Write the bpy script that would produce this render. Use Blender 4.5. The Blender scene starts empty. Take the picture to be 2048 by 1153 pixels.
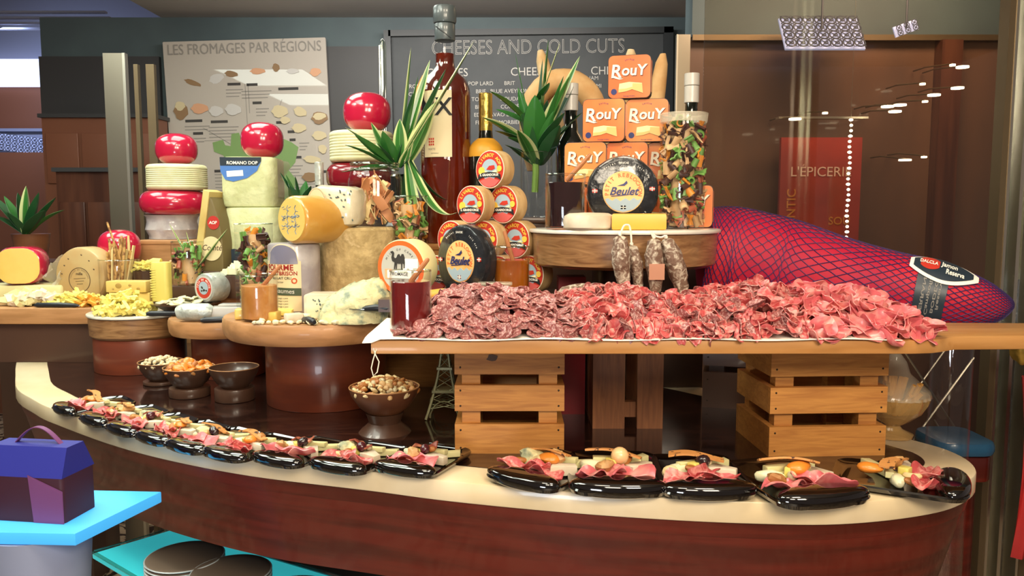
import bpy, bmesh, math, random
from mathutils import Vector, Matrix, Euler, noise
R = math.radians
random.seed(7)
SC = bpy.context.scene
COL = SC.collection
# ---------------------------------------------------------------- camera, world, lights
F = 1600.0; PITCH = R(5.57); CZ = 1.37
cd = bpy.data.cameras.new('camera'); cam = bpy.data.objects.new('camera', cd); COL.objects.link(cam)
cam.location = (0, 0, CZ); cam.rotation_euler = (R(90) - PITCH, 0, 0)
cd.sensor_width = 36; cd.lens = 36 * F / 2048; cd.clip_start = .02; cd.clip_end = 60
SC.camera = cam
w = bpy.data.worlds.new('world'); SC.world = w; w.use_nodes = True
w.node_tree.nodes['Background'].inputs[0].default_value = (.34, .27, .24, 1)
w.node_tree.nodes['Background'].inputs[1].default_value = .4
SC.view_settings.view_transform = 'Standard'; SC.view_settings.look = 'None'
SC.view_settings.exposure = 0.12; SC.view_settings.gamma = 1; SC.view_settings.use_curve_mapping = False
def area(name, loc, tgt, sx, sy, power, col):
    l = bpy.data.lights.new(name, 'AREA'); l.shape = 'RECTANGLE'; l.size = sx; l.size_y = sy
    l.energy = power; l.color = col
    o = bpy.data.objects.new(name, l); COL.objects.link(o); o.location = loc
    o.rotation_euler = (Vector(tgt) - Vector(loc)).to_track_quat('-Z', 'Y').to_euler()
    return o
WARM = (1, .86, .66)
area('downlight_display_right', (.45, .75, 2.38), (.35, 1.4, 1.1), .35, .35, 10, WARM)
area('downlight_display_centre', (-.15, .65, 2.38), (-.1, 1.6, 1.15), .35, .35, 8, WARM)
area('downlight_display_left', (-.8, .95, 2.38), (-.75, 2.0, 1.15), .35, .35, 7.5, (1, .93, .76))
area('downlight_far_left', (-1.5, 1.3, 2.38), (-1.1, 2.3, 1.15), .3, .3, 6, (1, .93, .76))
area('downlight_aisle_right', (.65, -.5, 1.98), (.35, 1.4, .98), .5, .5, 24, WARM)
area('downlight_aisle_left', (-.05, -.5, 1.98), (.05, 1.5, 1.05), .5, .5, 13, WARM)
area('plate_stack_fill', (-.5, -.2, .75), (-.6, 1.8, .62), .4, .25, 7, (.85, .92, 1))  # added fill, no real lamp, to brighten the plates below the counter
area('downlight_back_wall', (-.3, 3.4, 2.36), (-.2, 4.5, 1.7), 1.6, .2, 20, (1, .95, .88))
area('downlight_right_wall', (1.3, 2.75, 2.36), (1.2, 3.4, 1.4), .9, .2, 14, (1, .72, .5))
area('corridor_glow', (-3.1, 4.75, 2.35), (-2.8, 5.5, 1.6), .5, .5, 9, (.62, .72, 1))
# ---------------------------------------------------------------- helpers
def at(px, py, Y):
    rx = (px - 1024) / F; ry = (576.5 - py) / F
    d = Vector((rx, math.cos(PITCH) + ry * math.sin(PITCH), -math.sin(PITCH) + ry * math.cos(PITCH)))
    return Vector((0, 0, CZ)) + d * (Y / d.y)
def onz(px, py, z):
    p = at(px, py, 1.0); k = (z - CZ) / (p.z - CZ)
    return Vector((p.x * k, p.y * k, z))
def zp(py, Y): return at(1024, py, Y).z
def hx(h):
    c = [int(h[i:i+2], 16) / 255 for i in (0, 2, 4)]
    return tuple(x / 12.92 if x <= .04045 else ((x + .055) / 1.055) ** 2.4 for x in c) + (1,)
MATS = {}
def mat(n, c, r=.5, c2=None, sc=20, lo=.4, hi=.6, kind='noise', metal=0, coat=0, bump=0, bsc=None,
        st=None, rnd=0, emi=0, sub=0, det=4, c3=None, dist=0, spec=.5):
    m = bpy.data.materials.new(n); m.use_nodes = True; t = m.node_tree; N = t.nodes; L = t.links
    b = N['Principled BSDF']
    b.inputs['Base Color'].default_value = hx(c); b.inputs['Roughness'].default_value = r
    b.inputs['Metallic'].default_value = metal; b.inputs['Coat Weight'].default_value = coat
    b.inputs['Coat Roughness'].default_value = .06
    b.inputs['Specular IOR Level'].default_value = spec
    if sub: b.inputs['Subsurface Weight'].default_value = sub; b.inputs['Subsurface Radius'].default_value = (.02, .01, .006); b.inputs['Subsurface Scale'].default_value = .4
    out = None
    tc = N.new('ShaderNodeTexCoord'); mp = N.new('ShaderNodeMapping'); L.new(tc.outputs['Object'], mp.inputs[0])
    if st: mp.inputs['Scale'].default_value = st
    if rnd or c2:
        oi = N.new('ShaderNodeObjectInfo')
        va = N.new('ShaderNodeVectorMath'); va.operation = 'SCALE'; va.inputs[0].default_value = (3.1, 1.7, 2.3)
        L.new(oi.outputs['Random'], va.inputs['Scale']); L.new(va.outputs[0], mp.inputs['Location'])
    def tex(kind, s):
        if kind == 'noise':
            x = N.new('ShaderNodeTexNoise'); x.inputs['Detail'].default_value = det; x.inputs['Distortion'].default_value = dist
        elif kind == 'voronoi': x = N.new('ShaderNodeTexVoronoi')
        elif kind == 'wave':
            x = N.new('ShaderNodeTexWave'); x.inputs['Distortion'].default_value = dist or 6; x.inputs['Detail'].default_value = 3
        x.inputs['Scale'].default_value = s; L.new(mp.outputs[0], x.inputs['Vector'])
        return x.outputs['Distance' if kind == 'voronoi' else 0]
    if c2:
        rp = N.new('ShaderNodeValToRGB'); e = rp.color_ramp.elements
        e[0].position = lo; e[1].position = hi; e[0].color = hx(c); e[1].color = hx(c2)
        if c3: q = e.new(min(1, hi + .12)); q.color = hx(c3)
        L.new(tex(kind, sc), rp.inputs[0]); out = rp.outputs[0]; L.new(out, b.inputs['Base Color'])
    if rnd:
        hs = N.new('ShaderNodeHueSaturation'); mr = N.new('ShaderNodeMapRange')
        mr.inputs[3].default_value = 1 - rnd; mr.inputs[4].default_value = 1 + rnd
        L.new(oi.outputs['Random'], mr.inputs[0]); L.new(mr.outputs[0], hs.inputs['Value'])
        if out: L.new(out, hs.inputs['Color'])
        else: hs.inputs['Color'].default_value = hx(c)
        L.new(hs.outputs[0], b.inputs['Base Color'])
    if bump:
        bp = N.new('ShaderNodeBump'); bp.inputs['Strength'].default_value = bump; bp.inputs['Distance'].default_value = .004
        L.new(tex('noise', bsc or sc), bp.inputs['Height']); L.new(bp.outputs[0], b.inputs['Normal'])
    if emi: b.inputs['Emission Color'].default_value = hx(c); b.inputs['Emission Strength'].default_value = emi
    MATS[n] = m; return m
def glassmat(n, c='ffffff', ior=1.45, rough=.01, k=1.0, dens=0):
    m = bpy.data.materials.new(n); m.use_nodes = True; t = m.node_tree; N = t.nodes; L = t.links
    N.remove(N['Principled BSDF']); o = N['Material Output']
    tr = N.new('ShaderNodeBsdfTransparent'); tr.inputs[0].default_value = hx(c)
    gl = N.new('ShaderNodeBsdfGlossy'); gl.inputs['Roughness'].default_value = rough
    fr = N.new('ShaderNodeLayerWeight'); fr.inputs[0].default_value = .5
    pw = N.new('ShaderNodeMath'); pw.operation = 'POWER'; pw.inputs[1].default_value = 4; L.new(fr.outputs['Facing'], pw.inputs[0])
    mm = N.new('ShaderNodeMath'); mm.operation = 'MULTIPLY_ADD'; mm.inputs[1].default_value = .55*k; mm.inputs[2].default_value = .05*k + dens; mm.use_clamp = True
    L.new(pw.outputs[0], mm.inputs[0])
    mx = N.new('ShaderNodeMixShader'); L.new(mm.outputs[0], mx.inputs[0]); L.new(tr.outputs[0], mx.inputs[1]); L.new(gl.outputs[0], mx.inputs[2])
    L.new(mx.outputs[0], o.inputs[0]); MATS[n] = m; return m
I4 = Matrix.Identity(4)
def TR(x=0, y=0, z=0, rx=0, ry=0, rz=0, s=1):
    sc = Matrix.Diagonal((s, s, s, 1)) if not hasattr(s, '__len__') else Matrix.Diagonal(tuple(s) + (1,))
    return Matrix.Translation((x, y, z)) @ Euler((R(rx), R(ry), R(rz))).to_matrix().to_4x4() @ sc
def rrect(w, d, r, n=5, cx=0, cy=0):
    P = []
    for (sx, sy, a) in ((1, 1, 0), (-1, 1, 90), (-1, -1, 180), (1, -1, 270)):
        for k in range(n + 1):
            t = R(a + 90 * k / n); P.append((cx + sx * (w/2 - r) + r * math.cos(t), cy + sy * (d/2 - r) + r * math.sin(t)))
    return P
def circ(r, n=32, cx=0, cy=0, ry=None): return [(cx + r * math.cos(2*math.pi*k/n), cy + (ry or r) * math.sin(2*math.pi*k/n)) for k in range(n)]
_tc = {}
def glyph(s, bold, shear, ext):
    k = (s, bold, shear, ext)
    if k not in _tc:
        c = bpy.data.curves.new('t', 'FONT'); c.body = s; c.size = 1; c.align_x = 'CENTER'; c.align_y = 'CENTER'
        c.offset = bold; c.shear = shear; c.extrude = ext; c.resolution_u = 3
        o = bpy.data.objects.new('t', c); COL.objects.link(o); bpy.context.view_layer.update()
        me = bpy.data.meshes.new_from_object(o.evaluated_get(bpy.context.evaluated_depsgraph_get()))
        _tc[k] = ([v.co.copy() for v in me.vertices], [tuple(p.vertices) for p in me.polygons])
        bpy.data.objects.remove(o); bpy.data.curves.remove(c); bpy.data.meshes.remove(me)
    return _tc[k]
FR = TR(rx=90)      # puts drawings made in x-y upright, facing -y
class B:
    def __init__(s): s.v = []; s.f = []; s.m = []; s.mi = 0; s.uv = {}
    def add(s, vs, fs, M=I4):
        n = len(s.v); s.v += [tuple(M @ Vector(p)) for p in vs]
        s.f += [tuple(i + n for i in q) for q in fs]; s.m += [s.mi] * len(fs); return s
    def box(s, x0, x1, y0, y1, z0, z1, M=I4):
        vs = [(x, y, z) for z in (z0, z1) for y in (y0, y1) for x in (x0, x1)]
        return s.add(vs, [(0,2,3,1),(4,5,7,6),(0,1,5,4),(2,6,7,3),(0,4,6,2),(1,3,7,5)], M)
    def prism(s, P, z0, z1, M=I4, bev=0):
        n = len(P)
        if sum(P[i][0]*P[(i+1)%n][1]-P[(i+1)%n][0]*P[i][1] for i in range(n)) < 0: P = P[::-1]
        def ring(e):
            if not e: return P
            o = []
            for i in range(n):
                a, b, c = Vector(P[i-1]), Vector(P[i]), Vector(P[(i+1) % n])
                d = ((b-a).normalized() + (c-b).normalized())
                d = d.normalized() if d.length > 1e-9 else Vector((0, 0))
                nn = Vector((d.y, -d.x)); o.append(tuple(b - nn * e))
            return o
        rs = [(ring(0), z0), (ring(0), z1)] if not bev else [(ring(bev), z0), (ring(bev*.3), z0+bev*.3), (ring(0), z0+bev), (ring(0), z1-bev), (ring(bev*.3), z1-bev*.3), (ring(bev), z1)]
        vs = []; fs = []
        for q, z in rs: vs += [(x, y, z) for x, y in q]
        for k in range(len(rs) - 1):
            for i in range(n): j = (i+1) % n; fs.append((k*n+i, k*n+j, (k+1)*n+j, (k+1)*n+i))
        fs.append(tuple(range(n))[::-1]); fs.append(tuple((len(rs)-1)*n + i for i in range(n)))
        return s.add(vs, fs, M)
    def rbox(s, w, d, h, r=.01, M=I4, bev=.003): return s.prism(rrect(w, d, r), 0, h, M, bev)
    def lathe(s, prof, M=I4, n=32, fn=None):
        vs = []; fs = []; idx = []
        for (r, z) in prof:
            if r <= 1e-6: idx.append([len(vs)] * n); vs.append((0, 0, z))
            else:
                idx.append(list(range(len(vs), len(vs) + n)))
                for k in range(n):
                    t = 2*math.pi*k/n; p = (r*math.cos(t), r*math.sin(t), z)
                    vs.append(fn(p) if fn else p)
        for a, b in zip(idx, idx[1:]):
            for k in range(n):
                j = (k+1) % n; q = [a[k], a[j], b[j], b[k]]; u = []
                for i in q:
                    if i not in u: u.append(i)
                if len(u) > 2: fs.append(tuple(u))
        return s.add(vs, fs, M)
    def cyl(s, r, z0, z1, M=I4, n=32, bev=0):
        b = min(bev, r * .9)
        if b: return s.lathe([(0, z0), (r-b, z0), (r-b*.3, z0+b*.3), (r, z0+b), (r, z1-b), (r-b*.3, z1-b*.3), (r-b, z1), (0, z1)], M, n)
        return s.lathe([(0, z0), (r, z0), (r, z1), (0, z1)], M, n)
    def ball(s, rx, ry, rz, M=I4, n=20, amp=0, fr=30, e=1.0, seed=0):
        pr = []
        m = max(6, n // 2)
        for k in range(m + 1):
            t = math.pi * k / m - math.pi/2
            c, q = math.cos(t), math.sin(t); pr.append((abs(c) ** e if c > 1e-6 else 0, math.copysign(abs(q) ** e, q)))
        def fn(p): return p
        o = B(); o.lathe(pr, I4, n)
        vs = []
        for p in o.v:
            v = Vector((p[0]*rx, p[1]*ry, p[2]*rz))
            if amp: v += v.normalized() * amp * noise.noise(v * fr + Vector((seed*7.3, seed, 0)))
            vs.append(v)
        return s.add(vs, o.f, M)
    def tube(s, pts, r, n=8, M=I4, close=False):
        pts = [Vector(p) for p in pts]; k = len(pts); rs = r if hasattr(r, '__len__') else [r]*k
        vs = []; fs = []; up = Vector((0, 0, 1)); side = None
        for i, p in enumerate(pts):
            if close: t = (pts[(i+1) % k] - pts[i-1])
            else: t = pts[min(i+1, k-1)] - pts[max(i-1, 0)]
            t = t.normalized() if t.length > 1e-9 else Vector((0, 0, 1))
            if side is None: side = t.cross(up if abs(t.z) < .9 else Vector((1, 0, 0))).normalized()
            else:
                side = side - t * side.dot(t); side = side.normalized() if side.length > 1e-6 else t.orthogonal().normalized()
            bn = t.cross(side)
            for j in range(n):
                a = 2*math.pi*j/n; vs.append(p + (side*math.cos(a) + bn*math.sin(a)) * rs[i])
        for i in range(k if close else k-1):
            for j in range(n):
                q = (j+1) % n; i2 = (i+1) % k
                fs.append((i*n+j, i*n+q, i2*n+q, i2*n+j))
        if not close: fs.append(tuple(range(n))[::-1]); fs.append(tuple((k-1)*n+j for j in range(n)))
        return s.add(vs, fs, M)
    def sheet(s, fn, nu, nv, th, M=I4, wrap=False):
        P = [[Vector(fn(i/nu, j/nv)) for j in range(nv+1)] for i in range(nu+1)]
        vs = []; W = nv+1; T = (nu+1)*W
        Nn = []
        for i in range(nu+1):
            for j in range(W):
                a = P[min(i+1, nu)][j] - P[max(i-1, 0)][j]; b = P[i][min(j+1, nv)] - P[i][max(j-1, 0)]
                c = a.cross(b); Nn.append(c.normalized() if c.length > 1e-12 else Vector((0, 0, 1)))
        flat = [p for r_ in P for p in r_]
        vs = [p + n_*th/2 for p, n_ in zip(flat, Nn)] + [p - n_*th/2 for p, n_ in zip(flat, Nn)]
        fs = []
        for i in range(nu):
            for j in range(nv):
                a, b, c, d = i*W+j, (i+1)*W+j, (i+1)*W+j+1, i*W+j+1
                fs += [(a, b, c, d), (T+a, T+d, T+c, T+b)]
        for i in range(nu):
            for j in (0, nv):
                a, b = i*W+j, (i+1)*W+j
                fs.append((a, T+a, T+b, b) if j == 0 else (a, b, T+b, T+a))
        for j in range(nv):
            for i in (0, nu):
                a, b = i*W+j, i*W+j+1
                fs.append((a, b, T+b, T+a) if i == 0 else (a, T+a, T+b, b))
        s.uvq = None
        n0 = len(s.v); s.add(vs, fs, M)
        for k in range(2):
            for i in range(nu+1):
                for j in range(W): s.uv[n0 + k*T + i*W + j] = (i/nu, j/nv)
        return s
    def text(s, t, size, M=I4, bold=0, shear=0, ext=.01, wscale=1):
        v, f = glyph(t, bold, shear, ext)
        return s.add([(p.x*size*wscale, p.y*size, p.z*size) for p in v], f, M)
    def arc(s, t, size, rad, a0, a1, M=I4, bold=0, flip=False, ext=.01):
        n = len(t)
        for i, ch in enumerate(t):
            if ch == ' ': continue
            a = a0 + (a1 - a0) * (i / max(1, n-1))
            q = TR(rad*math.cos(R(a)), rad*math.sin(R(a)), 0, rz=a - 90 + (180 if flip else 0))
            s.text(ch, size, M @ q, bold, 0, ext)
        return s
    def mesh(s, name, mats, smooth=True):
        me = bpy.data.meshes.new(name); me.from_pydata(s.v, [], s.f)
        for m in (mats if isinstance(mats, (list, tuple)) else [mats]): me.materials.append(MATS[m] if isinstance(m, str) else m)
        if any(s.m): me.polygons.foreach_set('material_index', s.m)
        if s.uv:
            u = me.uv_layers.new(name='uv')
            for lp in me.loops: u.data[lp.index].uv = s.uv.get(lp.vertex_index, (0, 0))
        me.validate(); me.update()
        if smooth:
            me.shade_smooth(); me.set_sharp_from_angle(angle=R(38))
        return me
    def build(s, name, mats, parent=None, label=None, cat=None, group=None, kind=None, loc=None, rz=0, smooth=True, M=None):
        o = bpy.data.objects.new(name, s.mesh(name, mats, smooth)); COL.objects.link(o)
        if parent: o.parent = parent
        if loc is not None: o.location = loc
        if rz: o.rotation_euler = (0, 0, R(rz))
        if M is not None: o.matrix_world = M
        return tag(o, label, cat, group, kind)
def tag(o, label=None, cat=None, group=None, kind=None):
    for k, v in (('label', label), ('category', cat), ('group', group), ('kind', kind)):
        if v: o[k] = v
    return o
def thing(name, label, cat, loc=(0,0,0), rz=0, group=None, rx=0, ry=0):
    o = bpy.data.objects.new(name, None); COL.objects.link(o); o.empty_display_size = .02
    o.location = loc; o.rotation_euler = (R(rx), R(ry), R(rz)); return tag(o, label, cat, group)
def inst(name, me, M, label, cat, group=None):
    o = bpy.data.objects.new(name, me); COL.objects.link(o); o.matrix_world = M
    return tag(o, label, cat, group)
def dup(root, loc, rz=None, label=None, group=None, rx=None, ry=None):
    r = root.copy(); COL.objects.link(r); r.location = loc
    e = list(r.rotation_euler)
    if rx is not None: e[0] = R(rx)
    if ry is not None: e[1] = R(ry)
    if rz is not None: e[2] = R(rz)
    r.rotation_euler = e
    if label: r['label'] = label
    if group: r['group'] = group
    for ch in list(root.children):
        c = ch.copy(); COL.objects.link(c); c.parent = r
        for g in list(ch.children):
            d = g.copy(); COL.objects.link(d); d.parent = c
    return r
def struct(name, b, m, smooth=True): return b.build(name, m, kind='structure', smooth=smooth)
# ---------------------------------------------------------------- materials
mat('ceiling_paint', 'b4b0ae', .8)
mat('teal_wall', '465459', .6, c2='4c5c60', sc=3)
mat('dark_panel', '3a3a3c', .5)
mat('brown_glass_wall', '5a4336', .35, c2='6a4c3a', sc=2.5, coat=.4, st=(1, 1, .3))
mat('wall_wood', '5b3524', .4, c2='442418', sc=3, st=(6, 6, .4))
mat('chalk_slate', '3b4044', .6, c2='45494c', sc=4)
mat('slate_frame', '2a2f33', .4)
mat('chalk', 'c9c6c0', .9)
mat('poster_paper', 'b9b2a8', .5, coat=1, spec=.3).node_tree.nodes['Principled BSDF'].inputs['Coat Roughness'].default_value = .012
mat('ink_dark', '3c3a38', .7); mat('ink_grey', '8d8983', .7); mat('map_green', '77995a', .5)
mat('photo_cream', 'cbbd97', .5); mat('photo_brown', '8c6e4c', .5); mat('photo_white', 'c5c3bf', .5); mat('photo_peach', 'cf9c78', .5)
mat('chrome', 'd6d0c2', .32, metal=1); mat('brushed_steel', 'a39a8a', .35, metal=1)
mat('bronze_frame', '75644c', .4, metal=.7)
mat('light_panel', 'f4fff2', .5, emi=8); mat('light_frame', 'b5b5b0', .5)
mat('sign_red', '9c3328', .5, c2='7a2a24', sc=2); mat('sign_gold', 'b07035', .5); mat('sign_white', 'c9a99a', .5)
mat('lattice_dark', '3d4250', .5); mat('lattice_glow', 'b9c8ff', .5, emi=.5)
mat('floor_mosaic', 'b39b7c', .35, c2='2f2219', sc=9, lo=.5, hi=.53, dist=2.5, det=2)
mat('espresso_top', '221310', .12, c2='3a2119', sc=5, lo=.45, hi=.7, dist=3, coat=.5, st=(1, 3, 1))
mat('cream_stone', 'ddc79f', .3, c2='e8d5b2', sc=7, coat=.3)
mat('mahogany', '4c130b', .32, c2='641c12', sc=3, st=(1, 1, 14), coat=.25)
mat('mahogany_light', '7c3a22', .35, c2='683020', sc=3, st=(1, 1, 9), coat=.2)
mat('dark_base', '1c1413', .5)
mat('crate_pine', 'c2853f', .6, c2='a1652c', sc=5, lo=.35, hi=.75, st=(2, 9, 22), dist=1.2, rnd=.14, bump=.1, bsc=60)
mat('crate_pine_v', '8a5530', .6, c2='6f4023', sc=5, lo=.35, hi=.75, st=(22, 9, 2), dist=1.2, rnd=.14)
mat('nail', '35291f', .4, metal=.6); mat('knot', '4c3118', .6)
mat('board_bamboo', 'b0793f', .45, c2='bf8a50', sc=4, st=(1.2, 14, 10), coat=.15)
mat('board_beech', 'b58355', .5, c2='a07145', sc=5, st=(1.5, 8, 12), coat=.1)
mat('drum_wood', 'a07850', .35, c2='6b4628', sc=9, lo=.3, hi=.7, dist=2.5, st=(1, 1, 7), coat=.5)
mat('marble', 'e9e4d6', .25, c2='d8d2c4', sc=9, coat=.4)
mat('paper_white', 'efe8dc', .8, bump=.2, bsc=40)
mat('twine', 'e9dfca', .8)
mat('red_wax', 'b8183a', .2, coat=.8, bump=.12, bsc=14)
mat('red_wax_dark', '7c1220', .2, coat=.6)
mat('cream_rind', 'cfcb9c', .5, c2='d8d3aa', sc=30, bump=.2, bsc=60, sub=.1)
mat('cream_rough', 'd0d2a2', .55, c2='c3c692', sc=25, bump=.9, bsc=55, sub=.1)
mat('gold_cheese', 'd9b456', .4, sub=.15, c2='e2c068', sc=8, coat=.2)
mat('yellow_cheese', 'dccb6a', .45, sub=.15, rnd=.1)
mat('pale_cheese', 'ddd49c', .45, sub=.15, rnd=.07)
mat('white_cheese', 'e2dcb6', .5, sub=.15, rnd=.05)
mat('orange_cheese', 'dfa23c', .4, sub=.1, rnd=.08)
mat('swiss_cheese', 'd8b866', .4, c2='dcc076', sc=6, sub=.15, coat=.2); mat('swiss_hole', 'ab8a45', .5)
mat('beige_rind', 'bba06e', .55, c2='b99763', sc=14, bump=.2, coat=.3)
mat('aged_rind', 'c8ad79', .85, c2='9f8656', sc=38, lo=.35, hi=.62, c3='c7ad80', bump=1.0, bsc=70, det=8)
mat('white_rind', 'd9cbb4', .7, c2='c9b79b', sc=20, bump=.4)
mat('foil_rind', 'b7b1b0', .35, c2='9c9496', sc=22, bump=.5, bsc=30, coat=.5)
mat('yellow_log_rind', 'bd8836', .35, c2='cb9c4c', sc=9, coat=.7, bump=.15)
mat('log_face', 'd9b964', .35, c2='dfc375', sc=6, coat=.5, sub=.1); mat('blue_stamp', '56749a', .6, c2='3e5d86', sc=60)
mat('blue_vein_wrap', 'd8ccae', .28, c2='cbbd9c', sc=18, coat=.9, bump=.8, bsc=25)
mat('blue_mould', 'd3c998', .5, c2='9fa585', sc=42, lo=.50, hi=.60, c3='4f6059', bump=1.0, bsc=60, sub=.1)
mat('mould_dark', '5f6b62', .6, c2='4a5655', sc=60)
mat('kraft_label', 'cbb892', .6); mat('ink_brown', '5b4733', .7); mat('ink_black', '1b1a1c', .5)
mat('black_foil', '191a1d', .22, c2='26282c', sc=30, coat=.6, bump=1.0, bsc=34)
mat('label_orange', 'e39a4e', .45, c2='efc07c', sc=12); mat('label_sky', '9fb2bd', .5); mat('label_navy', '1f2a63', .4)
mat('letter_orange', 'd8622a', .45); mat('label_red', 'bf3527', .4); mat('letter_yellow', 'f0c34c', .45); mat('letter_white', 'f3efe4', .45)
mat('label_pink', 'd45f5b', .45); mat('label_cream', 'ecdfb6', .5); mat('box_wood', 'c4a473', .6, c2='ad8a59', sc=8, st=(6, 6, 1)); mat('box_rim', 'efe2cc', .5)
mat('tin_orange', 'd3672f', .35, c2='e08947', sc=6, coat=.4); mat('tin_edge', '3c2b22', .4); mat('tin_letter', 'efe6cf', .4); mat('tin_shadow', '6a2c17', .5)
mat('tin_cheese', 'eed89c', .4); mat('tin_cheese_cut', 'd9b46b', .4)
mat('label_bright_orange', 'e4652a', .4); mat('label_grey', 'b7b4a8', .5); mat('camel_dark', '33302c', .6); mat('camel_sand', 'd9a67c', .6)
mat('label_blue', '3a68b0', .35, c2='4e7cc2', sc=9, coat=.5); mat('label_night', '23303c', .4); mat('label_beige', 'd9c79b', .5)
mat('letter_red', 'b8322c', .5); mat('label_green', '49573b', .5); mat('label_purple', '6f6d80', .5, c2='8e8a94', sc=15)
mat('comte_face', 'c9b06c', .45, c2='b99c58', sc=9); mat('comte_label', '6f5f39', .5); mat('bandeau_green', '3e4a33', .6)
mat('black_plate', '0b0807', .06, coat=1, spec=.7)
mat('plastic_black', '23252a', .35); mat('blade', 'c2c2be', .2, metal=1)
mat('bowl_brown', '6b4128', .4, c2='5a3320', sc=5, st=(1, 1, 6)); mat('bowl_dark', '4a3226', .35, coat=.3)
mat('salami', '8e4a48', .5, c2='bf938c', sc=300, lo=.48, hi=.6, rnd=.2, coat=.08, sub=.1, det=2)
mat('coppa', 'b84a4c', .42, c2='da9489', sc=85, lo=.45, hi=.65, rnd=.18, coat=.12, sub=.15, det=3, dist=1.5)
mat('ham_rose', 'c96065', .38, c2='de948a', sc=38, lo=.45, hi=.7, rnd=.12, coat=.2, sub=.2, det=2, dist=1)
mat('ham_fat', 'e7b9a4', .35, coat=.3)
mat('dry_sausage', '6f5444', .7, c2='c9bda9', sc=95, lo=.46, hi=.66, bump=1.0, bsc=60, dist=1)
mat('sausage_tag', 'b58067', .7)
mat('ham_net_body', 'c01c30', .6, c2='a91238', sc=5, bump=.1, spec=.3); mat('net', '3a2a5e', .6); mat('net_tip', 'a52222', .5)
mat('leaf_green', '2f6b2c', .35, coat=.3); mat('leaf_dark', '1e4a26', .4, coat=.2)
mat('stem_green', '6b8f3c', .5)
mat('glass_tint', 'd8ddd0', .1)
glassmat('glass'); glassmat('glass_thick', 'e9efe6', 1.5, .04, 1.3, .07); glassmat('pane', 'ece7de', 1.35, .03, 1.0, .015)
for n_, c_, a_, r_ in (('wrap', 'e2d8c0', .32, .16), ('glass_gold_refraction', 'c8a063', .5, .08)):  # second entry: golden refraction of the brown behind, put into the clear bowl's colour
    mat(n_, c_, r_, coat=.6); MATS[n_].node_tree.nodes['Principled BSDF'].inputs['Alpha'].default_value = a_
mat('whisky', '4e1408', .06, c2='7a2409', sc=5, st=(1, 1, .5), coat=1); mat('bottle_green', '10140f', .06, coat=1); mat('bottle_label', 'd9c9a0', .55)
glassmat('bottle_glass', 'e8d5c8', 1.5, .02, 1.2, .03)
mat('capsule_grey', '4d5557', .35, coat=.4); mat('capsule_white', 'c9c3ba', .4, coat=.3); mat('gold_foil', 'c6a552', .3, metal=.9, bump=.6, bsc=60); mat('champ_label', 'd99a2c', .4)
mat('jam_red', '6b100c', .12, c2='4a0808', sc=10, coat=.9); mat('jam_dark', '230c0a', .12, coat=.9); mat('honey', 'b06414', .1, c2='8a4509', sc=7, coat=.9); mat('mustard', 'b4742f', .4, c2='c58a48', sc=30, coat=.3, bump=.3)
mat('golden_stick', 'd59a45', .5)
mat('stick_wood', 'a5683c', .5)
for n, c in (('pasta_orange', 'd98a2b'), ('pasta_green', '6d9a48'), ('pasta_dark', '4a2c22'), ('pasta_cream', 'cfa878'), ('pasta_red', 'a9573b')): mat(n, c, .45, rnd=.08)
mat('dried_orange', 'c9895a', .6, rnd=.1); mat('dried_cream', 'ddc58c', .6); mat('grissini', 'c99c5c', .6, c2='8a5d33', sc=80, lo=.5, hi=.6)
mat('bread', 'c4935a', .7, c2='dcb987', sc=14, lo=.35, hi=.7, bump=.5); mat('bread_pale', 'd9bf96', .75, c2='c49d68', sc=16, bump=.5)
mat('nut', 'c8a06a', .5, c2='a8723e', sc=40, rnd=.25); mat('pistachio', 'd6c6a0', .5, rnd=.12); mat('almond', 'a8672f', .5, rnd=.15); mat('cashew', 'e0c793', .5, rnd=.08)
mat('apricot', 'd9812a', .4, rnd=.08, coat=.3); mat('grape', '4a1a22', .25, coat=.5); mat('cracker', 'c98a4a', .6, c2='4a2d1a', sc=140, lo=.6, hi=.64, bump=.3); mat('olive', '2a1a1c', .2, coat=.5)
mat('melon_ball', 'e8bd86', .35, coat=.4); mat('bacon', '8e4230', .4, c2='c07a58', sc=60, lo=.5, hi=.6)
mat('silver_wrap', 'c3c6bd', .35, c2='a9aea6', sc=40, metal=.3, bump=1, bsc=45); mat('pale_wrap', 'c9c3bc', .3, coat=.5, bump=.5, bsc=20)
mat('seat_blue', '22577c', .4, coat=.3); mat('red_cloth', 'b3201c', .7, c2='8f1414', sc=6)
mat('bag_blue', '272a86', .5); mat('bag_purple', '74406f', .5); mat('bag_plum', '3d1626', .6); mat('cyan_light', '3fa0e0', .5, emi=.6); mat('cyan_tray', '3cc4cc', .4, emi=.5)
mat('plate_brown', '8a7766', .5); mat('plate_white', 'cfd6d6', .3)
mat('iron', '98936c', .5, metal=.3); mat('bead', 'fff2d8', .3, emi=8); mat('crystal', 'd9d2c4', .1, metal=.6)
mat('red_box', '8a1420', .4); mat('white_cloth', 'cfcac6', .8)
mat('corridor_wall', '74788a', .7); mat('moulding', '8a90a8', .5); mat('cove', 'cdd8ff', .5, emi=1.6); mat('copper_wood', '7a4a34', .5)
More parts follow.
